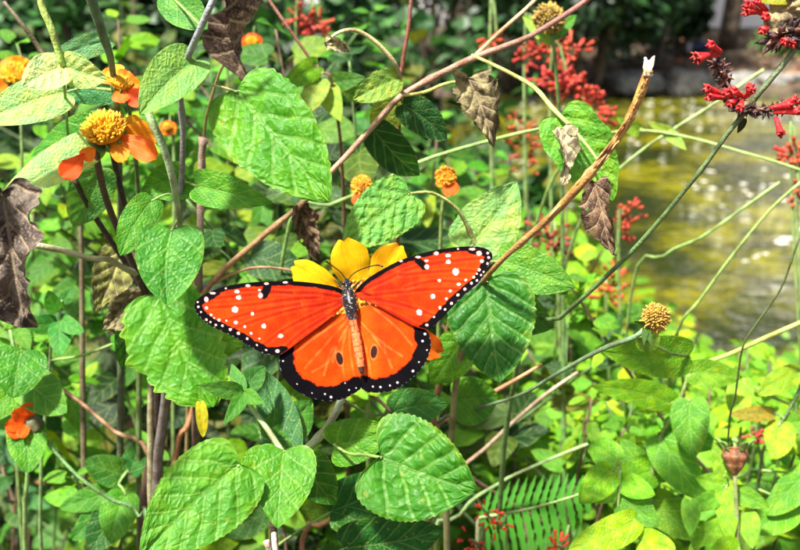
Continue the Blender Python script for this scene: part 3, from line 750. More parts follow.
# ==== Plant A: the flower the butterfly sits on
A = Plant('flowering_plant', 'leafy plant holding the yellow flower under the butterfly', 'plant', (-.05, .40, 0))
fc = P(366, 308, .3275)
gs, gb = (.30, .40, .20), (.10, .07, .05)
A.stem([(366, 312, .331), (356, 352, .336), (342, 398, .336), (325, 430, .335), (300, 455, .335), (284, 478, .338), (280, 515, .345), (275, 600, .36)], [8, 7, 7.5, 8, 9, 8, 7, 8],
       (gs, gs, (.42, .50, .33), gs, gs, gb, gb, gb), ground=True, nodes=13)
A.stem([(247, 392, .345), (252, 408, .345), (268, 430, .342), (286, 458, .337)], [4, 5, 6, 7], ((.22, .38, .10), gs))
fl = empty('x', fc, '', ''); bpy.data.objects.remove(fl)
flr = A.T  # sepals in the stem mesh
petY = (.90, .58, .004); petO = (.92, .28, .008); petR = (.85, .13, .008)
disc = disc_mesh(fc, -FW, .0105, .006, 150, 1)
flower = disc.build('flower_disc', M_STEM, A.root)
for (tx, ty, w, c, dt) in ((294, 265, 33, petY, .319), (344, 241, 40, petY, .318), (399, 246, 35, (.92, .50, .005), .318), (446, 357, 30, (.9, .17, .008), .338), (432, 300, 34, petO, .33), (398, 378, 34, petO, .335), (345, 380, 34, petO, .336), (302, 340, 34, petO, .332)):
    a0 = P(366+(tx-366)*.12, 308+(ty-308)*.12, .328)
    petal_obj(A.root, a0, P(tx, ty, dt), w*K*.325, c)
A.leaf((380, 457, .300), (476, 490, .293), 112, (.09, .30, .035), a=.42, b=.62, cord=.2, pk=.05, teeth=22, tooth=.035, NV=7, fold=.06, bend=.05, wave=.04, nu=90, nv=60, pet=[(322, 434, .334), (345, 452, .318), (366, 455, .306)], petw=3.4)
A.leaf((334, 446, .325), (390, 430, .315), 50, (.14, .36, .04), a=.42, b=.6, cord=.15, pk=.03, NV=6, teeth=14)
A.leaf((284, 450, .322), (278, 524, .308), 68, (.13, .36, .03), a=.4, b=.62, cord=.12, pk=.03, NV=6, teeth=14, fold=.1, label='heart shaped leaf hanging at the stem joint')
A.leaf((268, 452, .332), (236, 500, .322), 42, (.16, .40, .03), a=.5, b=.6, cord=.1, pk=.025, NV=6)
A.leaf((302, 458, .345), (336, 505, .345), 48, (.08, .25, .03), a=.45, b=.6, pk=.03, NV=6)
A.leaf((240, 464, .312), (140, 558, .296), 97, (.15, .39, .06), a=.45, b=.62, cord=.12, pk=.035, NV=8, teeth=22, tooth=.03, fold=.08, bend=.05, nu=70, nv=46, pet=[(281, 500, .342), (262, 476, .33)], petw=3.2, label='large light green leaf at the bottom left')
A.leaf((345, 548, .342), (448, 528, .352), 62, (.045, .2, .04), a=.42, b=.62, pk=.04, NV=8, pet=[(276, 580, .358), (300, 566, .352)])
A.leaf((330, 512, .352), (410, 470, .362), 56, (.05, .22, .045), a=.42, b=.62, pk=.04, NV=8, pet=[(278, 545, .35), (300, 530, .352)])
A.leaf((284, 456, .352), (262, 366, .362), 46, G_TEAL, a=.45, b=.6, pk=.03)
A.leaf((270, 440, .35), (318, 396, .37), 44, (.12, .33, .08), a=.45, b=.6, pk=.03)
for (tx, ty, w, dt, c) in ((202, 386, 20, .33, (.14, .35, .10)), (226, 421, 17, .33, (.10, .32, .06)), (231, 362, 16, .345, (.12, .34, .10)), (268, 362, 24, .352, (.09, .28, .09)), (262, 402, 16, .335, (.12, .34, .05))):
    A.leaf((244, 392, .342), (tx, ty, dt), w, c, a=.6, b=.75, cord=0, NV=5, nu=22, nv=13, pet='none')
A.leaf((392, 412, .36), (448, 404, .36), 44, (.11, .33, .11), a=.42, b=.6, pk=.03, pet=[(342, 398, .338), (370, 415, .352)])
A.done()

# ==== Plant B: leaves right of the wing tip
B = Plant('crinkled_leaf_plant', 'plant with the dark crinkled heart leaf under the right wing tip', 'plant', (.055, .46, 0))
B.stem([(408, 194, .335), (432, 193, .338), (456, 208, .342), (470, 232, .348), (480, 262, .352), (478, 300, .360), (462, 350, .37), (452, 430, .385), (448, 600, .42)], [3, 3.5, 4, 5, 5.5, 6, 6, 7, 7], ((.35, .42, .12), (.32, .40, .10), (.2, .3, .08), (.14, .10, .06), (.12, .16, .06), (.14, .12, .06)), ground=True, nodes=12)
B.leaf((487, 280, .330), (500, 382, .322), 94, (.075, .27, .055), a=.42, b=.58, cord=.1, pk=.055, teeth=20, tooth=.035, NV=8, fold=.06, bend=.05, nu=80, nv=54, petw=3, ragged=.05, label='dark green crinkled leaf')
B.leaf((500, 261, .342), (574, 287, .335), 52, (.17, .40, .09), a=.45, b=.62, pk=.03, NV=7, fold=.12, pet=[(480, 262, .352)])
B.leaf((468, 250, .35), (516, 184, .342), 66, (.32, .55, .28), a=.45, b=.6, pk=.04, NV=7, teeth=14, tooth=.05, fold=.1, ragged=.06)
B.leaf((410, 194, .332), (348, 244, .322), 62, (.22, .48, .16), a=.35, b=.5, cord=.1, pk=.07, NV=8, teeth=16, tooth=.05, fold=.03, nu=56, nv=40, label='pale crinkled leaf above the flower')
B.leaf((476, 300, .362), (560, 330, .372), 56, (.10, .30, .07), a=.42, b=.6, pk=.04)
B.leaf((462, 340, .372), (430, 385, .372), 46, (.16, .4, .04), a=.42, b=.6, pk=.04)
B.leaf((454, 400, .385), (502, 395, .392), 52, (.14, .36, .05), a=.42, b=.6, pk=.04)
B.done()

# ==== broken orange stalk
Cc = Plant('broken_stalk', 'dry orange-brown snapped stalk with a white pithy tip', 'stalk', (.07, .50, 0))
oc = (.50, .24, .05)
Cc.stem([(648.5, 70, .272), (641, 92, .275), (628, 122, .28), (612, 146, .285), (580, 185, .29), (548, 219, .30), (500, 262, .315), (470, 300, .345), (445, 350, .38), (430, 600, .45)], [8.5, 10, 8, 8, 9, 7, 5.5, 5, 6, 8],
        ((.62, .34, .08), (.60, .28, .04), (.42, .15, .02), (.58, .26, .04), (.42, .16, .03), (.20, .10, .03), (.15, .10, .04), (.12, .09, .05)), ground=True, rough=.1, nodes=13, sides=16, sub=7)
T = Tubes(); r = random.Random(5)
for k in range(16):
    T.add([P(648.5+r.uniform(-3.5, 3.5), 76, .272+r.uniform(-.0006, .0006)), P(649+r.uniform(-5, 4), 64+r.uniform(-3, 4), .272), P(650+r.uniform(-6, 5), 58+r.uniform(-2, 6), .272)], (.0005, .0002), sides=5, sub=2)
T.build('pith', M_WHITEWOOD, Cc.root)
T = Tubes(); r = random.Random(6)
SP = [(648.5, 70, .272), (641, 92, .275), (628, 122, .28), (612, 146, .285), (580, 185, .29), (548, 219, .30)]
for k in range(34):
    t = r.random()*4.6; i = int(t); f = t-i; ll = r.uniform(.15, .5)
    a = [SP[i][j]*(1-f)+SP[i+1][j]*f for j in range(3)]; t2 = min(4.99, t+ll); i2 = int(t2); f2 = t2-i2; b = [SP[i2][j]*(1-f2)+SP[i2+1][j]*f2 for j in range(3)]
    ox = r.uniform(-3.4, 3.4); dz = -.0012*math.sqrt(max(.05, 1-(ox/4.4)**2))
    T.add([P(a[0]+ox, a[1]+ox*.5, a[2]+dz), P((a[0]+b[0])/2+ox, (a[1]+b[1])/2+ox*.5, (a[2]+b[2])/2+dz*1.12), P(b[0]+ox, b[1]+ox*.5, b[2]+dz)], (.00012, .0003, .00008), (r.choice([(.22, .09, .02), (.62, .40, .14), (.30, .14, .03), (.70, .50, .22)]),), sides=5, sub=3)
T.build('bark_fibre', M_STEM, Cc.root); Cc.done()

# ==== Plant D: woody branch with wilted leaves
Dp = Plant('woody_branch', 'long pinkish brown branch crossing diagonally above the butterfly', 'branch', (-.16, .62, 0))
bc = (.36, .21, .14)
Dp.stem([(620, -30, .385), (587, 0, .38), (530, 36, .372), (478, 56, .366), (440, 74, .362), (400, 97, .36), (370, 130, .36), (335, 168, .362), (300, 205, .366), (255, 243, .375), (212, 283, .385), (185, 330, .40), (165, 420, .42), (150, 620, .50)], [5, 5.5, 5.5, 7, 6.5, 6.5, 6, 6, 6, 6, 6, 7, 8, 9],
        ((.22, .09, .07), (.25, .10, .08), (.30, .15, .11), bc, bc, bc, (.42, .27, .17), bc, (.38, .26, .14), (.34, .2, .1), (.3, .17, .08), (.15, .09, .05), (.1, .07, .04), (.08, .05, .04)), ground=True, nodes=17, rough=.2)
Dp.stem([(552, -18, .37), (530, 5, .368), (500, 32, .367), (474, 57, .366)], [4, 4, 4.5, 5], ((.45, .30, .15),))
yg = (.42, .46, .12)
Dp.stem([(472, 55, .366), (508, 72, .355), (535, 88, .345), (552, 108, .335), (572, 128, .33), (592, 152, .325), (603, 170, .322)], [3, 4, 4.5, 5, 4, 3, 2.5], (yg, yg, (.35, .45, .12), (.3, .42, .1)))
Dp.stem([(402, 96, .36), (425, 92, .35), (445, 84, .342), (466, 80, .336)], [3, 3.5, 3.5, 3], (yg,))
Dp.stem([(401, 92, .36), (397, 68, .35), (380, 46, .345), (358, 31, .342), (340, 32, .34), (326, 42, .34)], [4, 5, 5, 4.5, 4, 2], ((.48, .42, .20),))
Dp.stem([(212, 283, .385), (250, 268, .38), (290, 270, .375), (310, 280, .372)], [4, 3, 2.5, 2], ((.35, .2, .1),))
W_ = dict(mat=M_DEAD, holes=.2, ragged=.5, curl=1.1, wave=.35, pk=.09, pet='none', nu=60, nv=36)
Dp.leaf((468, 78, .336), (492, 142, .332), 44, (.25, .22, .10), name='wilted_leaf', label='wilted brownish leaf hanging in front of the red flowers', **{**W_, 'holes': 0})
Dp.leaf((326, 41, .34), (352, 52, .342), 14, (.45, .42, .2), name='wilted_leaf', **{**W_, 'holes': 0})
Dp.leaf((594, 182, .322), (606, 254, .318), 34, (.20, .12, .07), name='wilted_leaf', label='shrivelled brown curled leaf beside the orange stalk', twist=.5, **{**W_, 'curl': 1.4})
Dp.leaf((562, 128, .33), (570, 182, .326), 22, (.50, .45, .26), name='wilted_leaf', twist=-.8, **{**W_, 'curl': 1.2})
Dp.leaf((560, 116, .334), (612, 200, .330), 66, (.20, .46, .10), a=.4, b=.5, pk=.06, curl=.2, ragged=.1, NV=7, pet='none')
Dp.leaf((300, 205, .367), (318, 262, .372), 26, (.16, .10, .06), name='wilted_leaf', **W_)
Dp.leaf((398, 78, .352), (356, 98, .345), 32, (.30, .48, .16), a=.5, b=.5, pk=.05, curl=.1, ragged=.08, pet=[(399, 84, .356)])
Dp.leaf((402, 104, .362), (448, 140, .365), 38, (.045, .17, .07), a=.5, b=.6, pk=.02)
Dp.leaf((396, 100, .37), (372, 140, .38), 34, (.3, .4, .12), a=.5, b=.6, pk=.02)
Dp.leaf((372, 128, .36), (425, 182, .38), 40, (.04, .16, .06), a=.5, b=.6, pk=.02)
Dp.done()

# ==== Plant E: upper left plant with the big leaf
E = Plant('tall_leafy_plant', 'tall plant with the large light green leaf at the upper left', 'plant', (-.11, .44, 0))
gst = (.24, .40, .14); dk = (.045, .028, .02)
E.stem([(222, -20, .30), (205, 18, .305), (190, 52, .315), (180, 80, .325), (183, 130, .34), (181, 190, .35), (178, 240, .36), (172, 330, .37), (165, 400, .39), (160, 600, .44)], [6, 7, 7, 6, 6, 6, 6, 7, 9, 10], ((.30, .34, .36), (.28, .34, .34), (.2, .26, .2), dk, dk, dk, dk, (.12, .08, .06)), ground=True, nodes=15)
E.stem([(146, 104, .315), (152, 122, .315), (165, 152, .318), (174, 185, .325), (180, 225, .345)], [8, 9, 8, 7, 6], (gst, gst, (.34, .44, .27)))
E.leaf((236, 90, .322), (326, 198, .308), 101, (.13, .37, .035), a=.4, b=.55, cord=.1, pk=.055, teeth=18, tooth=.04, NV=7, fold=.05, bend=.08, nu=84, nv=58, ragged=.06, pet=[(183, 84, .325), (205, 84, .322), (224, 88, .322)], petw=3, petc=(.36, .40, .14), label='large puckered light green leaf')
E.leaf((196, 60, .318), (142, 108, .305), 52, (.24, .46, .18), a=.45, b=.55, pk=.02, NV=6, fold=.3, roll=.25, pet=[(188, 60, .317)])
E.leaf((166, -8, .33), (200, 26, .32), 46, (.16, .40, .14), a=.45, b=.55, pk=.02, NV=6, roll=.3, pet=[(200, 25, .308), (180, 5, .325)])
E.leaf((172, 229, .335), (168, 301, .325), 72, (.10, .34, .06), a=.42, b=.55, cord=.12, pk=.02, NV=6, fold=.1, pet=[(180, 215, .345)])
E.leaf((152, 200, .345), (122, 252, .335), 38, (.13, .38, .05), a=.45, b=.5, pk=.015, NV=6, fold=.1, pet=[(180, 200, .35), (168, 194, .348)])
E.leaf((196, 186, .345), (268, 202, .335), 40, (.15, .40, .07), a=.45, b=.75, pk=.02, NV=6, fold=.2, pet=[(181, 180, .35)])
E.leaf((188, 178, .35), (140, 190, .35), 42, (.13, .38, .03), a=.45, b=.65, pk=.02, NV=6)
E.leaf((160, 294, .35), (212, 404, .342), 98, (.15, .40, .05), a=.38, b=.42, cord=.1, pk=.03, teeth=11, tooth=.09, NV=7, fold=.05, ragged=.16, holes=.0, nu=80, nv=54, pet=[(174, 300, .366)], label='yellowing ragged leaf under the left wing')
E.leaf((176, 330, .37), (240, 345, .365), 50, (.2, .42, .05), a=.4, b=.5, pk=.04, teeth=8, tooth=.06, NV=6)
E.leaf((200, 402, .345), (203, 438, .345), 13, YEL, a=.5, b=.5, NV=5, nu=20, nv=11, pet=[(168, 395, .385)], petw=1.5, label='small bright yellow leaf')
E.done()
# cut upright stick
Cs = Plant('cut_stick', 'thin dark upright stick with a cut top between the two leafy stems', 'stick', (-.125, .52, 0))
Cs.stem([(203, 138, .37), (201, 180, .375), (200, 240, .38), (198, 330, .40), (196, 600, .5)], [8, 7.5, 7, 7, 8], ((.30, .22, .17), (.07, .035, .02), (.06, .03, .02)), ground=True, nodes=11, rough=.3)
Cs.done()

# ==== Plants F: composite orange flowers
def orange_flower(pl, cx, cy, d, r, nrm, petals, dcol=((.92, .62, .02), (.85, .38, .01)), h=.6, npt=0, seed=0):
    cn = P(cx, cy, d); rw = r*K*d
    ob = disc_mesh(cn, nrm, rw, rw*h*2, 300, seed, *dcol).build('flower_disc', M_STEM, pl.root)
    for (tx, ty, w, c, dd) in petals:
        petal_obj(pl.root, cn.lerp(P(tx, ty, d+dd), .12 if tx > cx or r < 18 else .5), P(tx, ty, d+dd), w*K*d, c)
    T = pl.T; u = nrm.cross(Vector((.3, .9, .1))).normalized(); v = nrm.cross(u)
    for k in range(9):
        a = 2*PI*k/9; q = (u*math.cos(a)+v*math.sin(a))
        T.add([cn-nrm*rw*.9, cn-nrm*rw*.5+q*rw*.7, cn+q*rw*1.05], (rw*.16, rw*.2, rw*.03), ((.10, .25, .04),), sides=5, sub=2)
Fp = Plant('orange_flower_plant', 'plant with the large fluffy yellow-orange flower at the upper left', 'flower', (-.15, .46, 0))
Fp.stem([(112, 148, .37), (122, 195, .375), (140, 260, .385), (150, 300, .39), (158, 400, .41), (160, 600, .47)], [6, 6.5, 7, 8, 9, 9], ((.035, .022, .015),), ground=True, nodes=14)
Fp.stem([(95, 140, .345), (99, 170, .35), (112, 215, .365), (148, 298, .39)], [7, 7, 7, 7], ((.10, .06, .04), (.03, .02, .015)))
Fp.stem([(74, 178, .36), (92, 212, .37), (125, 262, .385), (150, 300, .39)], [5, 6, 6, 7], ((.035, .022, .015),))
orange_flower(Fp, 106, 133, .345, 20, (UP*.7-FW*.7-RT*.1).normalized(), [(158, 137, 30, (.92, .36, .01), .004), (156, 156, 24, (.88, .16, .008), -.004), (62, 176, 22, (.85, .09, .008), -.012), (124, 160, 20, (.92, .3, .01), -.004), (146, 122, 24, (.92, .42, .01), .01), (84, 160, 16, (.88, .2, .008), -.006)], seed=2)
Fp.leaf((148, 298, .39), (102, 330, .385), 40, (.20, .18, .08), name='wilted_leaf', mat=M_DEAD, ragged=.2, curl=.3, pk=.1)
Fp.leaf((122, 250, .39), (96, 312, .385), 44, (.24, .26, .06), name='wilted_leaf', mat=M_DEAD, ragged=.12, pk=.06, curl=.2)
Fp.leaf((95, 145, .35), (-6, 196, .33), 40, (.40, .62, .36), a=.5, b=.7, pk=.03, NV=7, roll=.5, pet='none')
Fp.leaf((100, 168, .36), (70, 232, .37), 46, (.16, .38, .14), a=.45, b=.6, pk=.03, pet='none')
Fp.leaf((150, 290, .39), (120, 375, .40), 40, (.06, .22, .04), a=.45, b=.6, pk=.03)
Fp.done()
Gp = Plant('drooping_leaf_plant', 'plant with thick stems and whitish drooping leaves at the top left corner', 'plant', (-.22, .50, 0))
Gp.stem([(78, -45, .30), (90, -5, .305), (103, 35, .315), (112, 66, .325), (118, 130, .36), (120, 240, .42), (118, 600, .5)], [11, 11, 9, 7, 6, 6, 7], ((.10, .20, .10), (.12, .24, .12), (.14, .24, .12), (.10, .12, .06)), ground=True)
Gp.stem([(60, -60, .30), (40, -8, .300), (52, 30, .302), (63, 66, .306)], [7, 7, 8, 6], ((.34, .50, .10),))
Gp.leaf((64, 66, .306), (24, 82, .298), 40, (.50, .66, .46), a=.45, b=.5, pk=.06, NV=7, roll=.4, pet='none')
Gp.leaf((62, 66, .307), (100, 80, .300), 36, (.44, .62, .34), a=.45, b=.5, pk=.06, NV=7, roll=.3, pet='none')
Gp.leaf((108, 40, .36), (40, 66, .352), 26, (.22, .46, .30), a=.5, b=.7, pk=.02, NV=6, pet='none')
Gp.leaf((66, 92, .33), (-20, 118, .32), 48, (.38, .62, .34), a=.45, b=.55, pk=.03, NV=7, roll=.3, pet=[(112, 80, .335)])
Gp.leaf((70, 86, .37), (126, 98, .37), 34, (.14, .40, .24), a=.45, b=.55, pk=.03, NV=7, roll=.3, pet=[(113, 90, .337)])
Gp.leaf((116, 130, .36), (20, 152, .37), 44, (.12, .36, .08), a=.45, b=.6, pk=.02, roll=.4)
Gp.stem([(63, 66, .306), (66, 110, .34), (70, 160, .40)], [3, 3, 3], ((.2, .4, .08),))
Gp.done()
H1 = Plant('orange_flower_plant', 'orange bud-like flower opening just above the largest orange flower', 'flower', (-.17, .60, 0))
H1.stem([(124, 92, .335), (132, 130, .37), (140, 250, .42), (142, 620, .5)], [4, 4, 5, 6], ((.12, .2, .06),), ground=True)
orange_flower(H1, 121, 86, .33, 10, (UP*.8-FW*.4+RT*.2).normalized(), [(100, 72, 18, petO, 0), (112, 64, 20, (.92, .42, .01), 0), (128, 70, 18, petO, 0), (140, 84, 16, (.9, .3, .01), 0), (142, 104, 20, (.85, .1, .01), -.004), (122, 102, 18, (.88, .18, .01), -.004)], seed=3)
H1.done()
def far_orange(cx, cy, d, r, label, c1=petO, c2=petR, gx=0):
    g = P(cx, cy, d); Q = Plant('orange_flower_plant', label, 'flower', (g.x+gx, g.y+.05, 0), 'small orange flowers')
    Q.stem([(cx, cy+r*.5, d), (cx+6, cy+r*3, d*1.01), (cx+10, 600, d*1.05)], [3, 3, 4], ((.14, .24, .06),), ground=True)
    orange_flower(Q, cx, cy, d, r*.5, (UP*.6-FW*.7).normalized(), [(cx+math.cos(a)*r, cy-math.sin(a)*r*.8, r*.9, c1 if k % 2 else c2, 0) for k, a in enumerate([x*PI/3.5+.3 for x in range(7)])], seed=int(cx))
    Q.done()
far_orange(16, 76, .50, 25, 'blurred yellow-orange flower at the left edge near the top', (.95, .42, .01), petO)
far_orange(222, 38, .62, 17, 'orange-red flower left of the hanging dead leaf at the top', petR, petR)
far_orange(252, 42, .62, 11, 'small orange-red flower right of the hanging dead leaf at the top', petR, petR)
far_orange(168, 128, .55, 9, 'tiny orange flower right of the big fluffy orange flower', petR, petO)
# orange blossom lower left
J = Plant('orange_flower_plant', 'small orange flower seen side-on at the lower left edge', 'flower', (-.10, .55, 0))
J.stem([(36, 425, .40), (52, 448, .40), (80, 478, .40), (112, 500, .405), (138, 516, .41), (160, 600, .43)], [4, 4, 4, 4.2, 4, 5], ((.12, .26, .08),), ground=True)
cn = P(34, 424, .40)
J.T.add([P(40, 430, .40), P(33, 424, .40), P(27, 420, .40)], (.0022, .0036, .0026), ((.12, .12, .05),), sides=8)
for tx, ty, w in ((14, 412, 16), (27, 405, 15), (8, 434, 18), (6, 426, 14), (20, 436, 12)): petal_obj(J.root, P(30, 421, .40), P(tx, ty, .392), w*K*.4, petR)
J.done()

# seed heads and bead-like flowers
def head(name, label, cx, cy, d, r, cols, stem_pts, sw, sc_, base, nrm=None, group=None, stretch=1.0, skirt=None):
    Q = Plant(name, label, 'flower', base, group)
    nrm = (nrm or (UP-FW*.4)).normalized(); rw = r*K*d
    Q.stem(stem_pts, sw, sc_, ground=True)
    cn = P(cx, cy, d); T = Tubes(); rr = random.Random(int(cx)); u = nrm.cross(Vector((.3, .9, .1))).normalized(); v = nrm.cross(u)
    T.add([cn-nrm*rw*.95, cn-nrm*rw*.5, cn, cn+nrm*rw*.5, cn+nrm*rw*.85], [rw*.3, rw*.72, rw*.85, rw*.7, rw*.3], (cols[1],), sides=14)
    for k in range(300):
        z = 1-1.75*(k+.5)/300; a = k*2.39996; q = math.sqrt(max(0, 1-z*z))
        dd = (u*math.cos(a)*q+v*math.sin(a)*q+nrm*z); p = cn+dd*rw*.82; m = rr.random(); l = rw*rr.uniform(.12, .42); dd = (dd+Vector((rr.gauss(0, .16), rr.gauss(0, .16), rr.gauss(0, .16)))).normalized()
        c = tuple(cols[0][i]*m+cols[1][i]*(1-m) for i in range(3))
        T.add([p, p+dd*l*.6, p+dd*l], (rw*.07, rw*.085, rw*.02), (c,), sides=5, sub=1)
    T.build('flower_head', M_STEM, Q.root)
    if skirt:
        for (tx, ty, w, c) in skirt: petal_obj(Q.root, cn, P(tx, ty, d-.003), w*K*d, c)
    return Q
Q = head('dried_flower', 'yellow-brown bristly seed head on the dark green stem at right', 655, 318, .335, 14, ((.62, .42, .05), (.38, .22, .03)), [(649, 324, .337), (636, 336, .338), (600, 350, .345), (560, 372, .355), (520, 395, .37), (470, 412, .39), (430, 440, .42), (420, 600, .46)], [6, 5.5, 5, 4, 3.5, 3.5, 4, 5], ((.14, .26, .12), (.12, .22, .1), (.08, .13, .06), (.06, .08, .04)), (.04, .6, 0), (RT*.6-FW*.4-UP*.2))
for (tx, ty) in ((636, 322), (644, 344), (652, 346)): Q.leaf((646, 326, .334), (tx, ty, .33), 7, (.08, .2, .05), a=.5, b=.7, cord=0, nu=12, nv=7, pet='none')
Q.leaf((690, 356, .40), (618, 352, .37), 46, (.22, .46, .04), a=.45, b=.55, pk=.02, pet=[(640, 336, .34), (668, 352, .38)])
Q.leaf((636, 340, .345), (668, 334, .36), 26, (.26, .46, .05), a=.45, b=.6, pk=.02, pet='none')
Q.done()
Q = head('dried_flower', 'round yellow-brown seed head behind the branch at the top', 549, 19, .46, 15, ((.55, .38, .06), (.25, .18, .03)), [(551, 30, .462), (556, 70, .47), (562, 200, .50), (566, 600, .6)], [4, 4, 4, 5], ((.16, .30, .08),), (.16, .72, 0)); Q.leaf((552, 40, .464), (520, 14, .47), 20, (.3, .48, .12), nu=14, nv=9); Q.leaf((552, 36, .464), (580, 12, .47), 16, (.16, .4, .1), nu=14, nv=9); Q.done()
Q = head('small_orange_flower', 'small orange flower with red skirt petals, the left of two above the butterfly', 362, 186, .42, 10, ((.9, .50, .02), (.8, .30, .01)), [(362, 200, .425), (366, 260, .44), (370, 600, .55)], [3.5, 4, 5], ((.2, .3, .08),), (-.02, .7, 0), skirt=[(356, 206, 12, petR), (366, 208, 12, petR), (374, 200, 10, petR)]); Q.done()
Q = head('small_orange_flower', 'small orange flower with red skirt petals, the right of two above the butterfly', 446, 177, .42, 10, ((.92, .50, .02), (.85, .30, .01)), [(446, 190, .425), (440, 260, .44), (436, 600, .55)], [3.5, 4, 5], ((.2, .3, .08),), (.03, .7, 0), skirt=[(455, 194, 14, petR), (448, 196, 10, petR), (438, 186, 9, petO)]); Q.done()

# dead leaves on the left and at the top
Z = Plant('dead_leaf_plant', 'large dark grey-brown dead leaf hanging at the left edge', 'plant', (-.16, .30, 0))
Z.stem([(-22, 150, .275), (-8, 175, .272), (2, 196, .27)], [4, 4, 3], ((.3, .3, .12),))
Z.stem([(-22, 150, .275), (-50, 250, .28), (-60, 600, .30)], [6, 6, 7], ((.15, .12, .06),), ground=True)
Z.leaf((2, 192, .27), (14, 328, .268), 70, (.13, .105, .085), name='dead_leaf', mat=M_DEAD, a=.3, b=.45, ragged=.5, curl=.9, pk=.09, wave=.35, twist=.5, pet='none', nu=60, nv=40)
Z.leaf((-14, 180, .275), (-2, 225, .272), 26, (.25, .4, .1), pet='none')
Z.done()
Z = Plant('dead_leaf_plant', 'dark brown shrivelled leaf hanging from a thin stalk at the top', 'plant', (-.1, .66, 0))
Z.stem([(262, -25, .40), (250, 5, .40), (238, 40, .402), (214, 90, .42), (200, 200, .46), (190, 600, .55)], [3.5, 3.5, 3, 3, 3, 4], ((.28, .20, .08),), ground=True)
Z.leaf((252, -12, .398), (228, 76, .395), 44, (.11, .07, .05), name='dead_leaf', mat=M_DEAD, a=.4, b=.6, ragged=.5, curl=1.6, pk=.1, wave=.45, twist=1.2, pet='none')
Z.done()

# thin twigs / stems that cross the picture
def twig(label, pts, w, c, base, leaves=(), name='plant_stem', cat='stem', group=None, **kw):
    Q = Plant(name, label, cat, base, group); Q.stem(pts, w, c, ground=True, **kw)
    for lf in leaves:
        b, t, wd, cc = lf[:4]; Q.leaf(b, t, wd, cc, nu=24, nv=15, **(lf[4] if len(lf) > 4 else {}))
    Q.done(); return Q
twig('thin dark brown stem slanting at the top between dead leaf and branch', [(262, -10, .42), (290, 30, .42), (318, 70, .425), (334, 92, .43), (345, 240, .48), (350, 600, .6)], [3.5, 3.5, 3, 3, 4, 5], ((.24, .10, .06), (.10, .07, .04)), (-.03, .72, 0),
     [((318, 66, .425), (284, 86, .41), 26, G_YEL), ((320, 78, .425), (298, 116, .41), 26, (.34, .48, .16)), ((330, 84, .43), (362, 78, .42), 22, (.12, .3, .08)), ((326, 84, .43), (340, 118, .42), 26, (.3, .46, .08)), ((332, 88, .43), (372, 96, .44), 20, (.14, .3, .06))])
twig('thin reddish brown upright stem near the top centre', [(412, -10, .42), (408, 30, .42), (402, 66, .425), (400, 90, .43), (398, 240, .48), (396, 600, .6)], [4, 4, 4, 4, 4, 5], ((.22, .07, .04),), (.0, .78, 0))
twig('pale green stem running across to the small orange flowers', [(560, 125, .40), (520, 133, .405), (470, 146, .41), (420, 162, .415), (370, 188, .42), (330, 205, .43), (290, 222, .44), (270, 400, .5), (270, 600, .55)], [3, 3.5, 4, 4, 4, 4, 4, 4, 4], ((.22, .40, .10),), (-.07, .7, 0))
twig('dark green slanting stem reaching the red flowers at top right', [(742, 116, .298), (728, 133, .30), (705, 165, .305), (685, 190, .31), (640, 243, .325), (600, 282, .34), (560, 318, .36), (520, 350, .40), (480, 600, .5)], [4.5, 5, 5, 5, 5, 5, 4.5, 4.5, 5], ((.10, .17, .06),), (.07, .66, 0), name='removed_stem') if False else None
twig('long pale green stem crossing the water from the right edge to the lower plants', [(806, 178, .44), (770, 210, .445), (732, 256, .455), (700, 300, .47), (678, 330, .48), (668, 400, .52), (668, 600, .62)], [3.2, 3.2, 3.2, 3.2, 3.5, 3.5, 4], ((.30, .48, .12),), (.2, .85, 0))
twig('fainter green stem above the water left of the long pale one', [(780, 182, .50), (735, 214, .51), (700, 238, .52), (664, 256, .54), (630, 300, .58), (610, 600, .7)], [3, 3, 3, 3, 3, 4], ((.26, .44, .12),), (.22, .95, 0))
twig('thin stem running level across the pond from the orange stalk to the right', [(806, 172, .48), (770, 160, .48), (735, 150, .485), (700, 140, .49), (660, 132, .50), (625, 131, .51), (590, 140, .53), (555, 175, .56), (530, 250, .60), (515, 350, .66), (510, 600, .8)], [3, 3, 3, 3, 3, 3, 3, 3, 3, 3, 4], ((.28, .46, .12),), (.22, 1.05, 0),
     [((668, 133, .50), (684, 148, .49), 13, (.3, .5, .16)), ((672, 132, .50), (648, 122, .50), 12, (.3, .45, .1)), ((640, 131, .505), (618, 118, .5), 16, (.3, .5, .1))])
twig('pale stem rising from the water plants towards the red flower whorl', [(764, 70, .50), (745, 82, .505), (712, 105, .51), (680, 125, .515), (640, 152, .53), (600, 190, .56), (570, 250, .60), (555, 350, .66), (550, 600, .8)], [4, 3.5, 3, 3, 3, 3, 3, 3, 4], ((.34, .50, .18),), (.24, 1.1, 0))
twig('wiry dark stem hanging down over the lower right leaves', [(806, 222, .36), (795, 250, .362), (780, 290, .37), (752, 330, .38), (742, 350, .385), (735, 398, .40), (728, 440, .42), (722, 620, .5)], [2.4, 2.2, 2.2, 2.2, 2, 2, 2, 3], ((.10, .14, .04),), (.26, .7, 0))
twig('long yellow-green grass-like stem in front of the pond edge', [(812, 318, .42), (770, 336, .43), (730, 354, .44), (686, 372, .45), (684, 400, .47), (690, 600, .55)], [5, 5, 4.5, 3.5, 3, 4], ((.42, .52, .12),), (.22, .75, 0))
twig('straight brown twig slanting up behind the large crinkled bottom leaf', [(542, 364, .40), (512, 382, .402), (478, 400, .405), (444, 420, .41), (390, 455, .43), (330, 520, .46), (300, 600, .5)], [3, 4.5, 5, 5, 5, 5, 5], ((.42, .22, .10), (.36, .17, .09)), (-.05, .62, 0), name='dry_twig', cat='twig')
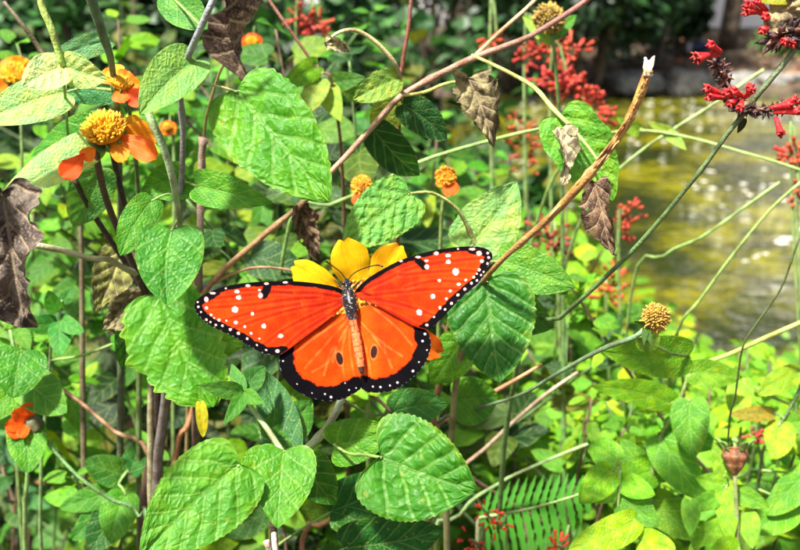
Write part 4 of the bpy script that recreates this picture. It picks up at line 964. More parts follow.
twig('grey-brown dry twig among the leaves right of the brown twig', [(578, 372, .47), (545, 395, .47), (510, 425, .475), (486, 448, .48), (430, 500, .50), (390, 600, .55)], [3, 4, 4, 4, 4, 4], ((.36, .27, .19),), (-.01, .72, 0), name='dry_twig', cat='twig')
twig('green stem with thin arc above the fern', [(588, 444, .46), (560, 455, .46), (530, 468, .465), (500, 483, .47), (460, 515, .48), (430, 600, .5)], [3.5, 3.5, 3.5, 3.5, 4, 4], ((.24, .38, .14),), (.08, .66, 0))
twig('brown branch low down at the left running into the dark stems', [(48, 380, .46), (80, 402, .46), (115, 432, .46), (150, 458, .46), (170, 600, .5)], [4, 4, 4.5, 5, 6], ((.30, .18, .09),), (-.12, .66, 0), name='dry_twig', cat='twig')
twig('thick dark reddish stem standing in the shade left of the big bottom leaf', [(162, 368, .43), (158, 400, .43), (152, 450, .44), (148, 620, .48)], [8, 9, 9, 10], ((.06, .03, .022),), (-.13, .6, 0), nodes=14)
twig('slim orange-brown stem beside the small yellow leaf', [(198, 390, .44), (188, 425, .44), (176, 455, .445), (165, 620, .48)], [5, 6, 6, 7], ((.36, .18, .07),), (-.12, .62, 0))
twig('pale cut-off stem poking out left of the dark stems', [(34, 245, .35), (60, 250, .355), (90, 258, .362), (120, 266, .37), (150, 320, .40), (155, 600, .45)], [7, 6.5, 6, 6, 6, 7], ((.46, .50, .28), (.38, .40, .18), (.2, .16, .08)), (-.13, .5, 0))
twig('dark stem crossing the top left corner behind the pale stems', [(4, 2, .40), (22, 24, .40), (40, 50, .405), (60, 90, .41), (80, 200, .45), (90, 600, .5)], [4, 5, 5, 5, 5, 6], ((.14, .12, .06),), (-.2, .62, 0))
twig('small cut twig with a white end at the bottom edge', [(266, 541, .30), (270, 552, .301), (276, 575, .305), (280, 640, .33)], [7, 6, 6, 7], ((.75, .68, .55), (.18, .12, .08), (.14, .09, .06)), (-.04, .4, 0), name='dry_twig', cat='twig')
twig('thin yellowish stem crossing in front of the upper left foliage', [(216, 70, .40), (240, 60, .405), (300, 78, .41), (210, 160, .45), (200, 600, .5)], [2, 2, 2, 3, 3], ((.3, .42, .1),), (-.1, .66, 0)) if False else None

# ------------------------------------------------------------------ red tubular flowers
REDF = (.80, .015, .022); REDO = (.6, .03, .012)
def tube_flower(A0, d, ln, r, c, T, lobes=True):
    d = d.normalized(); T.add([A0, A0+d*ln*.35, A0+d*ln*.8, A0+d*ln], (r*.6, r*.8, r*1.0, r*1.35), (c,), sides=7, sub=2)
    if not lobes: return
    u = d.cross(Vector((.2, .3, .9))).normalized(); v = d.cross(u)
    for k in range(4):
        a = k*PI/2+.5; q = u*math.cos(a)+v*math.sin(a)
        T.add([A0+d*ln, A0+d*ln*1.08+q*r*1.1, A0+d*ln*1.14+q*r*1.35], (r*.7, r*.5, r*.1), (c,), sides=4, sub=1, flat=.5)
RA = Plant('red_flower_plant', 'dark stem with whorls of red tubular flowers at the top right', 'flower', (.12, .62, 0))
RA.stem([(805, 35, .288), (785, 62, .29), (760, 92, .293), (742, 116, .298), (728, 133, .30), (705, 165, .305), (685, 190, .31), (640, 243, .325), (600, 282, .34), (560, 318, .36), (520, 352, .40), (500, 600, .5)], [6, 6, 6, 5.5, 5, 5, 4.6, 5, 5, 4.5, 4.5, 5], ((.12, .17, .08), (.12, .17, .08), (.12, .17, .08), (.12, .2, .07), (.14, .25, .07), (.12, .22, .06), (.10, .22, .05), (.10, .22, .05)), ground=True, nodes=21)
r = random.Random(8); T = Tubes()
# bristly dark calyx spikes
def calyx_spike(pts, n, rad):
    W = [P(*p) for p in pts]
    for k in range(n):
        t = r.random()*(len(W)-1); i = int(t); q = W[i].lerp(W[i+1], t-i)
        d = Vector((r.gauss(0, 1), r.gauss(0, 1), r.gauss(0, 1))).normalized()
        l = rad*r.uniform(.5, 1.1); c = r.choice([(.05, .025, .03), (.09, .03, .03), (.14, .06, .04), (.03, .02, .02), (.25, .12, .08)])
        T.add([q+d*l*.1, q+d*l*.6, q+d*l], (l*.16, l*.14, l*.02), (c,), sides=5, sub=1)
calyx_spike([(740, 108, .296), (730, 92, .294), (722, 72, .292), (717, 62, .291)], 150, .0034)
calyx_spike([(738, 108, .296), (757, 112, .294), (780, 108, .292), (806, 104, .291)], 170, .0030)
calyx_spike([(775, 40, .288), (790, 32, .288), (808, 28, .288)], 160, .0058)
calyx_spike([(738, 100, .296), (720, 96, .296)], 50, .0030)
T.build('calyx_spike', M_STEM, RA.root)
for (x, y, tx, ty) in ((719, 55, 694, 56), (720, 50, 697, 60), (721, 52, 710, 44), (722, 94, 706, 88), (724, 98, 708, 97), (733, 100, 726, 92), (738, 98, 730, 104), (742, 96, 733, 90), (744, 98, 752, 90), (742, 100, 740, 108), (748, 96, 750, 86), (770, 108, 792, 104), (774, 112, 800, 111), (776, 118, 781, 134), (780, 106, 796, 99), (766, 16, 746, 4), (764, 12, 745, 12), (770, 14, 756, 0), (772, 26, 762, 31), (774, 22, 765, 16), (790, 36, 784, 42), (796, 34, 792, 44), (800, 108, 812, 108)):
    T = Tubes(); A0 = P(x, y, .289); d = P(tx, ty, .285)-A0; tube_flower(A0, d, d.length*.95, .0009, (.62, .006+.012*r.random(), .016), T); T.build('blossom', M_STEM, RA.root)
RA.leaf((770, 8, .287), (816, 22, .283), 44, (.30, .24, .12), name='dead_leaf', mat=M_DEAD, ragged=.15, curl=.3, pk=.1, pet='none')
RA.leaf((760, -4, .285), (806, 2, .283), 16, (.45, .50, .06), pet='none', nu=20, nv=11)
RA.leaf((744, 118, .30), (737, 134, .302), 8, (.06, .06, .03), pet='none', nu=12, nv=7)
RA.done()
def red_cluster(label, pts, d, n, rad, ln, c, base_dx=0, seed=0, stem=True, leaves=(), group='blurred red flower spikes'):
    g = P(pts[-1][0], pts[-1][1], d); Q = Plant('red_flower_plant', label, 'flower', (g.x+base_dx, g.y+.08, 0), group)
    rr = random.Random(seed); W = [P(x, y, d) for x, y in pts]; rad *= .85; n = int(n*.8)
    sp = [(x, y, d) for x, y in pts]+[(pts[-1][0]+5, 600 if pts[-1][1] < 560 else pts[-1][1]+60, d*1.08)]
    Q.stem(sp, 3, ((.16, .26, .07),), ground=True)
    nn = max(1, n//9); T = Tubes()
    for k in range(int(n*1.5)):
        t = rr.random()*(len(W)-1); i = int(t); q = W[i].lerp(W[i+1], t-i)
        dd = Vector((rr.gauss(0, 1), rr.gauss(-.3, .8), rr.gauss(.1, .7))).normalized()
        v = rr.uniform(.75, 1.1); T_c = (min(1, c[0]*v), c[1]*v+rr.uniform(0, .05), c[2]*v)
        tube_flower(q+dd*rad*rr.uniform(.1, 1), dd, ln*.62*rr.uniform(.6, 1.1), ln*.10, T_c, T, False)
        if len(T.V) > 2200: T.build('flower_cluster', M_STEM, Q.root); T = Tubes()
    if T.V: T.build('flower_cluster', M_STEM, Q.root)
    for lf in leaves: Q.leaf(lf[0], lf[1], lf[2], lf[3], nu=20, nv=11)
    Q.done()
red_cluster('dense red flower spike left of the orange stalk, the lower one', [(600, 118), (588, 104), (572, 88), (550, 76)], .70, 85, .012, .012, (.48, .010, .016), seed=1)
red_cluster('red flower spike just under the branch and right of the wilted leaf', [(580, 50), (560, 50), (540, 48), (524, 56)], .72, 60, .010, .011, (.52, .018, .016), seed=2)
red_cluster('small red flowers in the fork of the branch', [(498, 46), (490, 36)], .72, 14, .006, .010, REDO, seed=3)
red_cluster('orange-red flowers hanging behind the wilted leaf', [(516, 120), (522, 145), (526, 170)], .75, 30, .009, .011, (.45, .04, .012), seed=4)
red_cluster('dark red flowers above the right wing tip against the pond', [(540, 226), (548, 240), (556, 248)], .62, 30, .010, .010, (.32, .012, .01), seed=5)
red_cluster('two blurred red flowers at the top left of centre', [(318, 26), (296, 18)], .72, 34, .010, .012, (.38, .008, .008), seed=6)
red_cluster('red flowers at the right edge above the water', [(798, 160), (790, 154)], .55, 26, .008, .010, (.58, .03, .015), seed=7)
red_cluster('tiny dark red sprig at the right edge below the red flowers', [(800, 200), (796, 192)], .55, 10, .004, .008, (.5, .04, .03), seed=8)
red_cluster('red flowers beside the shrivelled leaf in front of the pond', [(630, 206), (626, 222), (618, 240)], .66, 26, .009, .010, (.38, .015, .006), seed=9)
red_cluster('orange-red flowers below the dark slanting stem', [(618, 270), (610, 290), (606, 300)], .68, 24, .008, .010, (.55, .07, .02), seed=10)
red_cluster('bright red flower spike at the bottom left of the fern', [(482, 508), (492, 520), (500, 528)], .44, 22, .006, .005, (.80, .03, .02), seed=11)
red_cluster('red blossoms at the bottom edge below the big crinkled leaf', [(470, 540), (478, 548)], .44, 12, .006, .005, (.75, .02, .03), seed=12)
red_cluster('tiny red tips at the bottom edge under the fern', [(556, 546), (562, 550)], .44, 12, .004, .006, (.80, .03, .02), seed=13)
red_cluster('dark red buds beside the brown seed pod at lower right', [(752, 432), (757, 440)], .50, 14, .004, .007, (.45, .02, .02), seed=14)

# ------------------------------------------------------------------ fern
Fr = empty('fern', (.12, .95, 0), 'pale green fern with comb-like fronds at the bottom', 'fern')
def frond(p0, p1, n, up, dn, d, c):
    A0 = P(*p0); B0 = P(*p1); V = []; F = []; ax = (B0-A0)
    for k in range(n):
        t = (k+.5)/n; q = A0.lerp(B0, t)-UP*0.0015*math.sin(t*PI)
        for sgn, h in ((1, up), (-1, dn)):
            l = h*K*d*math.sin(PI*(.18+.78*t))**.6*(1.1-.35*t); dirv = (UP*sgn*1.0+ax.normalized()*(.28))
            dirv.normalize(); side = ax.normalized(); w = ax.length/n*.38; off = len(V); m = 12
            for i in range(m):
                s = i/(m-1); ww = w*(1-s**3.5)*(1+.22*math.sin(s*44)+.15*math.sin(k*3+s*5)); pt = q+dirv*l*s+FW*(.12*l*s*s)+side*.10*l*s*s*sgn
                V += [pt-side*ww-FW*.0004, pt, pt+side*ww-FW*.0004]
            F += grid_faces(m, 3, off)
    UV = [(0, .5)]*len(V)
    o = obj('frond', mesh_from('frond', V, F, UV, [(.5, .6)]*len(V)), M_LEAF, Fr, c)
    T = Tubes(); T.add([A0, A0.lerp(B0, .5)-UP*.0015, B0], (.0008, .0003), sides=6); T.build('rachis', M_STEM, o, (.3, .42, .15)); 
    T = Tubes(); g = Vector((A0.x+.01, A0.y+.2, 0)); T.add([A0, A0.lerp(g, .5)+Vector((0, 0, -.03)), g], (.0009, .0014), sides=6); T.build('stipe', M_STEM, o, (.2, .22, .1))
frond((478, 518, .47), (598, 488, .46), 14, 38, 54, .46, (.15, .42, .09))
frond((520, 560, .50), (612, 548, .50), 12, 40, 40, .5, (.2, .44, .14))
Fr.location = Fr.location

# brown seed pod lower right
pd = empty('seed_pod', P(735, 462, .415), 'reddish brown ribbed cup-shaped dry pod among the lower right leaves', 'pod')
V = []; F = []; C = []; c0 = P(735, 461, .415); nr, ns = 14, 28
for i in range(nr):
    t = i/(nr-1)
    rr_ = ((.0009+.0037*math.sin(min(1, t*1.25)*PI*.5)) if t < .8 else .0046-.0008*(t-.8)/.2)*(1+.12*noise.noise(Vector((i*.4, 1, 1))))
    for j in range(ns):
        a = 2*PI*j/ns; q = rr_*(1+.10*math.cos(a*7+t))
        V.append(c0+RT*(math.cos(a)*q)+FW*(math.sin(a)*q)+UP*(-.0052+.0100*t)); C.append((.26-.10*(j % 4 == 0)+.1*noise.noise(Vector((j*.5, i*.4, 0))), .09, .035) if i % 5 else (.32, .18, .08))
pdo = obj('pod_cup', mesh_from('pod_cup', V, grid_faces(nr, ns, 0, True), cols=C), M_STEM, pd, (1, 1, 1))
pdo.modifiers.new('s', 'SOLIDIFY').thickness = .0005
T = Tubes(); T.add([c0-UP*.0055, c0-UP*.03+RT*.001, c0-UP*.10+RT*.004, c0-UP*.3+RT*.004, Vector((c0.x, c0.y+.05, 0))], (.0008, .0014), ((.2, .25, .08),), sides=6); T.build('stalk', M_STEM, pd)
for k in range(5):
    a = k*1.25; q = RT*math.cos(a)+FW*math.sin(a); T = Tubes()
    A0 = c0+UP*.004+q*.004; T.add([A0, A0+q*.002+UP*.003, A0+q*.004+UP*.004], (.0008, .0016, .0003), ((.16, .3, .06),), sides=6, flat=.4); T.build('sepal', M_STEM, pd)

# ------------------------------------------------------------------ lower-right leaves seen one by one
LR = Plant('bright_leaf_plant', 'bright lime green plant with broad leaves at the right, below the seed head', 'plant', (.20, .62, 0))
LR.stem([(690, 372, .43), (676, 410, .435), (660, 440, .44), (650, 500, .45), (648, 620, .50)], [4, 4, 4.5, 5, 6], ((.25, .4, .1),), ground=True)
for b, t, w, c in (((672, 404, .432), (600, 388, .415), 34, G_LIME), ((690, 400, .43), (694, 456, .42), 46, G_BRI), ((664, 432, .44), (716, 446, .43), 44, (.16, .42, .05)), ((660, 436, .44), (704, 500, .425), 50, (.17, .43, .04)), ((655, 470, .445), (600, 500, .43), 44, (.2, .45, .03)), ((652, 500, .45), (700, 540, .44), 44, (.18, .4, .03)), ((690, 372, .43), (745, 378, .43), 34, (.24, .46, .05)), ((652, 480, .45), (622, 440, .45), 36, (.17, .4, .05))):
    LR.leaf(b, t, w*.9, c, a=.45, b=.6, pk=.02, NV=6, fold=.12, nu=34, nv=21)
LR.done()
L2 = Plant('bright_leaf_plant', 'yellow-green plant with small pointed oval leaves at the bottom right', 'plant', (.26, .60, 0))
L2.stem([(726, 470, .42), (728, 500, .425), (722, 540, .43), (715, 630, .46)], [3.5, 4, 4.5, 5], ((.25, .42, .1),), ground=True)
for b, t, w, c in (((726, 488, .42), (730, 544, .41), 27, (.27, .50, .03)), ((720, 496, .42), (688, 510, .41), 22, (.18, .44, .06)), ((690, 500, .415), (690, 534, .405), 23, (.2, .46, .06)), ((724, 478, .42), (714, 440, .42), 22, (.26, .48, .04)), ((744, 512, .42), (752, 546, .41), 28, (.25, .48, .05)), ((732, 492, .42), (770, 508, .415), 24, (.2, .44, .05)), ((724, 486, .42), (696, 478, .42), 24, (.24, .5, .04)), ((728, 520, .42), (692, 548, .41), 26, (.25, .5, .03)), ((740, 548, .41), (706, 566, .40), 40, (.30, .56, .02))):
    L2.leaf(b, t, w*.9, c, a=.5, b=.65, pk=.015, NV=6, fold=.16, nu=26, nv=15)
L2.done()
L3 = Plant('autumn_leaf_plant', 'plant with yellow and pinkish round leaves at the right edge', 'plant', (.30, .66, 0))
L3.stem([(800, 388, .44), (788, 412, .44), (770, 440, .44), (760, 470, .45), (752, 620, .5)], [3, 3, 3, 3.5, 4], ((.06, .10, .03),), ground=True)
for b, t, w, c in (((774, 413, .44), (736, 414, .43), 17, (.42, .40, .12)), ((780, 422, .44), (776, 456, .43), 32, (.32, .48, .02)), ((742, 378, .445), (738, 420, .435), 28, (.28, .50, .03)), ((800, 372, .44), (762, 392, .43), 26, (.30, .48, .05)), ((782, 424, .44), (806, 420, .44), 24, (.2, .44, .05)), ((796, 500, .44), (760, 530, .43), 40, (.2, .46, .04)), ((810, 470, .44), (770, 512, .43), 34, (.17, .42, .05))):
    L3.leaf(b, t, w, c, a=.5, b=.5, pk=.015, NV=6, fold=.08, nu=26, nv=15)
L3.done()
L4 = Plant('yellow_leaf_plant', 'plant with glowing yellow leaves at the bottom edge right of the fern', 'plant', (.14, .5, 0))
L4.stem([(620, 470, .40), (618, 510, .40), (615, 620, .42)], [4, 4, 5], ((.25, .42, .1),), ground=True)
for b, t, w, c in (((636, 520, .38), (572, 548, .37), 36, (.34, .56, .02)), ((612, 470, .40), (582, 500, .39), 34, (.26, .54, .02)), ((640, 540, .38), (672, 548, .37), 34, (.33, .56, .02)), ((620, 480, .40), (652, 494, .39), 26, (.24, .54, .03)), ((618, 500, .40), (656, 524, .39), 34, (.15, .38, .04)), ((618, 462, .40), (588, 440, .41), 32, (.2, .46, .05))):
    L4.leaf(b, t, w, c, a=.45, b=.5, pk=.015, NV=6, fold=.1, nu=28, nv=17)
L4.done()
L5 = Plant('low_leaf_plant', 'low green plant with rounded leaves at the bottom left corner', 'plant', (-.22, .7, 0))
L5.stem([(128, 470, .46), (116, 500, .46), (110, 620, .5)], [3, 3.5, 4], ((.2, .36, .1),), ground=True)
for b, t, w, c in (((120, 490, .46), (60, 508, .45), 28, (.12, .36, .04)), ((118, 496, .46), (72, 540, .45), 30, (.08, .3, .04)), ((126, 494, .455), (112, 540, .44), 40, (.13, .37, .04)), ((128, 476, .46), (86, 462, .45), 34, (.09, .28, .05)), ((130, 474, .46), (142, 440, .46), 26, (.06, .26, .06)), ((120, 505, .46), (90, 552, .45), 40, (.05, .2, .05))):
    L5.leaf(b, t, w, c, a=.45, b=.5, pk=.015, NV=6, fold=.1, nu=28, nv=17)
L5.done()
L6 = Plant('low_leaf_plant', 'green plant with broad leaves at the left edge below the dead leaf', 'plant', (-.24, .6, 0))
L6.stem([(10, 330, .40), (20, 380, .40), (28, 460, .41), (30, 620, .45)], [3.5, 4, 4, 5], ((.2, .36, .1),), ground=True)
for b, t, w, c in (((22, 350, .39), (14, 394, .38), 56, (.09, .32, .03)), ((24, 380, .40), (62, 410, .39), 46, (.14, .36, .06)), ((26, 420, .40), (28, 470, .39), 42, (.13, .38, .03)), ((22, 380, .40), (-12, 420, .39), 40, (.16, .4, .05))):
    L6.leaf(b, t, w, c, a=.4, b=.5, pk=.02, NV=6, fold=.1, nu=34, nv=21)
L6.done()
L7 = Plant('sprig', 'sprig of small rounded mint-like leaves below the brown wilted leaf on the left', 'plant', (-.22, .66, 0))
L7.stem([(62, 300, .43), (58, 325, .43), (50, 360, .44), (46, 620, .5)], [3, 3, 3, 4], ((.2, .36, .12),), ground=True)
for b, t, w, c in (((60, 322, .43), (60, 352, .42), 24, (.09, .36, .10)), ((58, 312, .43), (50, 294, .42), 18, (.12, .38, .12)), ((60, 318, .43), (80, 330, .42), 18, (.1, .34, .1)), ((56, 324, .43), (28, 326, .42), 22, (.1, .36, .1)), ((62, 302, .43), (72, 288, .43), 14, (.1, .34, .1)), ((112, 344, .44), (132, 340, .43), 20, (.14, .42, .08))):
    L7.leaf(b, t, w, c, a=.5, b=.5, pk=.01, NV=5, fold=.1, nu=24, nv=15)
L7.done()

# ------------------------------------------------------------------ filler plants
LM = [leaf_mesh(1, rw, a=aa, b=bb, cord=cd, NV=6, pk=.03, fold=fo, bend=be, wave=.05, nu=18, nv=11, seed=900+i, pet=.35, teeth=te, tooth=.04)
      for i, (rw, aa, bb, cd, fo, be, te) in enumerate([(.62, .5, .95, .08, .12, .12, 0), (.72, .42, .85, .12, .08, .2, 9), (.5, .55, .8, .05, .2, .08, 0), (.8, .42, .8, .15, .1, .15, 10), (.42, .6, .9, 0, .22, .25, 0), (.66, .45, .95, .1, .25, .3, 8)])]
for me in LM: me.materials.append(M_LEAF)
def allowed(px, py):
    if px < 415: return True
    if 516 < px < 562 and 132 < py < 206: return False
    if px < 540: return py > 88+(px-415)*.3
    if 516 < px < 562 and 132 < py < 206: return False
    if px < 620: return py > 128+(px-540)*1.5
    if px < 700: return py > 255+(px-620)*.8
    return py > 335
LAND = [((60, 40), 'the pale stems at the top left corner'), ((110, 135), 'the fluffy orange flower'), ((20, 75), 'the orange flower at the left edge'), ((240, 40), 'the shrivelled brown leaf at the top'),
        ((280, 130), 'the large puckered leaf'), ((168, 262), 'the oval leaf left of the butterfly'), ((20, 260), 'the dead leaf at the left edge'), ((105, 300), 'the brown wilted leaf'),
        ((60, 330), 'the mint-like sprig'), ((20, 425), 'the small orange flower at the left edge'), ((185, 345), 'the ragged yellowing leaf'), ((250, 240), 'the branch left of the butterfly'),
        ((345, 200), 'the left small orange flower'), ((380, 95), 'the yellowish curled leaf'), ((446, 180), 'the right small orange flower'), ((490, 110), 'the wilted leaf under the branch'),
        ((490, 330), 'the dark crinkled leaf'), ((240, 390), 'the leaf tuft under the left wing'), ((190, 500), 'the large bottom left leaf'), ((100, 500), 'the rounded leaves at the bottom left'),
        ((420, 480), 'the large crinkled leaf at the bottom'), ((490, 410), 'the brown twig'), ((540, 500), 'the fern'), ((565, 380), 'the grey dry twig'), ((655, 320), 'the bristly seed head'),
        ((600, 520), 'the glowing yellow leaves'), ((690, 430), 'the lime green leaves'), ((735, 460), 'the brown pod'), ((730, 520), 'the small oval leaves'), ((780, 430), 'the yellow round leaf'), ((750, 350), 'the long yellow-green stem'), ((320, 420), 'the stem under the butterfly'), ((560, 290), 'the slanting dark stem')]
used_labels = {}
def colname(c):
    if c[0] > c[1]*.7: return 'yellowish green'
    if c[1] > .36: return 'light green'
    if c[1] > .24: return 'mid green'
    return 'dark green'
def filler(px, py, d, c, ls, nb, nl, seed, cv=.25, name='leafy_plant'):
    r = random.Random(seed); top = P(px, py, d)
    if top.z < .06: top.z = .06
    root = Vector((top.x+r.uniform(-.14, .14), top.y+r.uniform(-.02, .12), 0))
    if pond(root.x, root.y) < .05: return 0
    if d < .62 and (440 < px < 620 and py > 440 or 700 < px < 770 and 415 < py): return 0
    near = 'in front of' if False else 'behind'
    lm = min(LAND, key=lambda q: (q[0][0]-px)**2+(q[0][1]-py)**2)[1]
    size = 'small-leaved' if ls < .022 else ('broad-leaved' if ls > .034 else 'leafy')
    dist = 'just' if d < .62 else ('some way' if d < 1.0 else 'far')
    lab = f'{colname(c)} {size} plant {dist} behind {lm}'
    e = empty(name, root, lab, 'plant', 'leafy plants filling the bed behind the butterfly')
    T = Tubes(); sc_col = r.choice([(.10, .20, .05), (.08, .14, .04), (.14, .08, .05)])
    axes = []
    hh = top.z; root2 = root
    main = [root2, root.lerp(top, .3)+Vector((r.gauss(0, .045), r.gauss(0, .03), 0))*min(1, hh*2), root.lerp(top, .65)+Vector((r.gauss(0, .035), r.gauss(0, .03), 0))*min(1, hh*2), top]
    Q = T.add(main, (.0019, .0006), (sc_col,), sides=5, sub=6); axes.append((Q, 1.0))
    for b in range(nb):
        k = r.randint(7, 16); q = Q[k]; a = r.uniform(0, 6.3); l = r.uniform(.05, .13)*(.6+d)
        tip = q+Vector((math.cos(a)*l, math.sin(a)*l, l*r.uniform(.5, 1.3)))
        tp = proj(tip)
        if tp[2] < .42 or not allowed(tp[0], tp[1]+4) or (tp[2] < .62 and (450 < tp[0] < 610 and tp[1] > 450 or 705 < tp[0] < 765 and 395 < tp[1])): continue
        axes.append((T.add([q, q.lerp(tip, .5)-Vector((0, 0, l*.08)), tip], (.0012, .0006), (sc_col,), sides=4, sub=4), .85))
    cnt = 0
    for Q2, sc2 in axes:
        tot = [0.0]
        for i in range(len(Q2)-1, 0, -1): tot.append(tot[-1]+(Q2[i]-Q2[i-1]).length)
        s = 0.0; az = r.uniform(0, 6.3); k = 0
        while s < tot[-1]*.97 and k < nl and cnt < 96:
            i = max(j for j in range(len(tot)) if tot[j] <= s+1e-9); i = min(i, len(Q2)-2)
            a_ = Q2[len(Q2)-1-i]; b_ = Q2[len(Q2)-2-i]; seg = max(1e-6, tot[i+1]-tot[i]); q = a_.lerp(b_, (s-tot[i])/seg)
            for side in (0, 1):
                aa = az+PI*side+r.gauss(0, .25); el = r.gauss(.15, .35)-.25*min(1, k/4)
                size_ = ls*sc2*(.45+.55*min(1, (k+.6)/2.5))*r.uniform(.8, 1.2)
                x = Vector((math.cos(aa)*math.cos(el), math.sin(aa)*math.cos(el), math.sin(el)))
                A0 = q+x*size_*.33; cpt = A0+x*size_*.5; pr = proj(cpt)
                if pr[2] < .385 or not (-70 < pr[0] < 870 and -70 < pr[1] < 620) or not allowed(pr[0], pr[1]-.6*size_*.5/(K*pr[2])): continue
                if pr[2] < .62 and 455 < pr[0] < 612 and pr[1] > 462: continue
                if pr[2] < .6 and 708 < pr[0] < 762 and 425 < pr[1] < 490: continue
                if pr[2] < .43 and 190 < pr[0] < 500 and 235 < pr[1] < 400: continue
                ref = Vector((r.gauss(0, .25), -.55+r.gauss(0, .25), .8))
                mw = frame(A0, A0+x, r.gauss(0, .2), ref) @ Matrix.Diagonal((size_, size_, size_, 1))
                v = r.uniform(1-cv, 1+cv); yl = max(0, r.gauss(0, .09))
                o = bpy.data.objects.new('leaf', r.choice(LM)); col.objects.link(o); o.parent = e
                o.matrix_basis = Matrix.Translation(-root) @ mw
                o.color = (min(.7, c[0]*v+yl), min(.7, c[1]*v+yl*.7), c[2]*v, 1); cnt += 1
            az += PI/2+r.gauss(0, .15); s += ls*r.uniform(.5, .75)*sc2; k += 1
    T.build('stem', M_STEM, e)
    return cnt
total = 0; fseed = 1000
def region(x0, x1, y0, y1, d0, d1, n, cols, ls, nb=3, nl=8):
    global total, fseed
    ls = (ls[0]*.72, ls[1]*.9); nb += 2; nl += 2
    # jittered grid so that the bed is filled evenly
    ar = (x1-x0)/(y1-y0); nx = max(1, round(math.sqrt(n*ar))); ny = max(1, round(n/nx))
    for i in range(nx):
        for j in range(ny):
            px = x0+(x1-x0)*(i+rnd.uniform(.1, .9))/nx; py = y0+(y1-y0)*(j+rnd.uniform(.1, .9))/ny
            if not allowed(px, py): continue
            fseed += 1
            total += filler(px, py, rnd.uniform(d0, d1), rnd.choice(cols), rnd.uniform(*ls), nb, nl, fseed)
region(-10, 420, 0, 330, .48, .72, 18, [G_MID, G_BRI, G_TEAL, (.14, .38, .08), G_DRK, (.02, .085, .02)], (.022, .036))  # darkest greens in the left bed stand in for shade
region(-30, 420, 10, 480, .80, 1.25, 24, [G_MID, G_DRK, (.10, .33, .04), (.02, .085, .02), G_DRK], (.028, .045), 4, 10)  # shade behind the left plants is put into the dark leaf colours
region(-30, 520, -10, 250, 1.4, 2.2, 10, [G_DRK, (.02, .085, .02)], (.045, .07), 5, 14)  # far left leaves coloured dark in place of shade
region(120, 260, 400, 540, .50, .70, 3, [G_MID, G_DRK, G_BRI], (.018, .028))
region(425, 560, 105, 260, .6, 1.0, 14, [G_MID, G_DRK, (.10, .33, .04)], (.024, .036), 2, 8)
region(400, 600, 100, 300, .55, .9, 8, [G_MID, G_BRI, G_LIME], (.020, .032), 2, 6)
region(230, 600, 330, 540, .46, .75, 16, [G_BRI, G_LIME, G_MID, (.16, .40, .05)], (.020, .032))
region(560, 830, 345, 545, .46, .66, 26, [G_LIME, G_BRI, (.22, .48, .04)], (.012, .019), 4, 8)
region(560, 830, 345, 545, .47, .72, 40, [G_LIME, G_BRI, G_YEL, (.18, .44, .04)], (.015, .026))
region(420, 830, 290, 480, .78, 1.3, 30, [G_LIME, G_BRI, (.2, .44, .06)], (.024, .038), 4, 8)
region(560, 850, 330, 420, 1.4, 1.9, 12, [G_LIME, G_BRI, (.24, .46, .12)], (.035, .05), 4, 8)
region(60, 520, 380, 560, 1.0, 1.5, 8, [G_DRK, (.02, .085, .02)], (.035, .05), 3, 8)  # dark leaf colours imitate the shaded undergrowth
print('filler leaves', total)
# make the filler labels single out as far as the picture allows
seen = {}
for o in [x for x in col.objects if x.name.startswith('leafy_plant') and x.parent is None and x.type == 'EMPTY']:
    seen.setdefault(o['label'], []).append(o)
for lb_, os_ in seen.items():
    if len(os_) < 2: continue
    os_.sort(key=lambda o: -max([(o.matrix_basis @ c.matrix_basis.translation).z for c in o.children if c.name.startswith('leaf')] or [0]))
    words_ = ['tallest', 'second tallest', 'third tallest', 'fourth tallest', 'fifth tallest', 'sixth tallest', 'seventh tallest', 'shortest']
    for k, o in enumerate(os_): o['label'] = words_[min(k, 7)]+' '+lb_

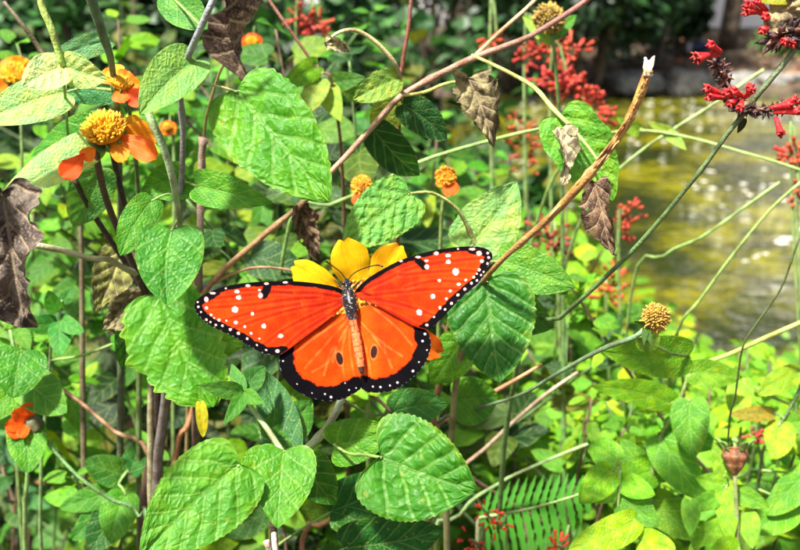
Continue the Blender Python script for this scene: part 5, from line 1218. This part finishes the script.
# low ground cover behind (nobody could count it)
V = []; F = []; C = []; r = random.Random(4)
for k in range(15000):
    x = r.uniform(-3.0, 3.0); y = r.uniform(1.0, 3.3)
    if pond(x, y) < .03 or abs(x) > .45*y+.5: continue
    if noise.noise(Vector((x*3, y*3, 9))) < (-.12 if x > 0 else .25): continue
    z = hgt(x, y)+r.uniform(.01, .20)*(1 if x > -.1 else .6)
    s = r.uniform(.015, .035); a = r.uniform(0, 6.3); d = Vector((math.cos(a), math.sin(a), r.gauss(.1, .4))).normalized(); u = d.cross(Vector((r.gauss(0, .3), r.gauss(0, .3), 1))).normalized()
    q = Vector((x, y, z)); off = len(V); V += [q, q+d*s*.35+u*s*.3, q+d*s*.75+u*s*.2, q+d*s, q+d*s*.75-u*s*.2, q+d*s*.35-u*s*.3]
    m_ = r.random(); br = .7 if x > -.1 else .2  # left side coloured darker to imitate shaded gaps between stems
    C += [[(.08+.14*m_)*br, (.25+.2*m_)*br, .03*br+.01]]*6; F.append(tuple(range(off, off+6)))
tag(obj('ground_cover', mesh_from('ground_cover', V, F, cols=C, smooth=False), M_FOL), kind='stuff', label='low green ground cover on the near bank of the pond')

# ------------------------------------------------------------------ camera, light, world
cam = bpy.data.cameras.new('camera'); co = bpy.data.objects.new('camera', cam); col.objects.link(co)
co.location = CAM; co.rotation_euler = (R(90)-PITCH, 0, 0)
cam.sensor_width = 36; cam.lens = 50; cam.clip_start = .01; cam.clip_end = 1500
cam.dof.use_dof = True; cam.dof.focus_distance = .310; cam.dof.aperture_fstop = 26
sc.camera = co
SUN_EL, SUN_AZ = 60, 222    # degrees: elevation, direction the light comes from (clockwise from +Y)
dirv = Vector((math.sin(R(SUN_AZ))*math.cos(R(SUN_EL)), math.cos(R(SUN_AZ))*math.cos(R(SUN_EL)), math.sin(R(SUN_EL))))
sl = bpy.data.lights.new('sun', 'SUN'); sl.energy = 4.8; sl.angle = R(4); sl.color = (1, .96, .88)
so = bpy.data.objects.new('sun', sl); col.objects.link(so); so.rotation_euler = dirv.to_track_quat('Z', 'Y').to_euler()
w = bpy.data.worlds.new('World'); sc.world = w; w.use_nodes = True; nt = w.node_tree
bg = nt.nodes['Background']; sky = nt.nodes.new('ShaderNodeTexSky'); sky.sky_type = 'NISHITA'; sky.sun_disc = False
sky.sun_elevation = R(SUN_EL); sky.sun_rotation = R(SUN_AZ); sky.dust_density = 6.0; sky.air_density = 1.0
nt.links.new(sky.outputs[0], bg.inputs[0]); bg.inputs[1].default_value = .065
sc.view_settings.view_transform = 'Standard'; sc.view_settings.look = 'None'; sc.view_settings.exposure = 1.5; sc.view_settings.gamma = 1
sc.view_settings.use_curve_mapping = False
sc.render.engine = 'CYCLES'; sc.cycles.use_denoising = True; sc.cycles.max_bounces = 6; sc.cycles.transmission_bounces = 4
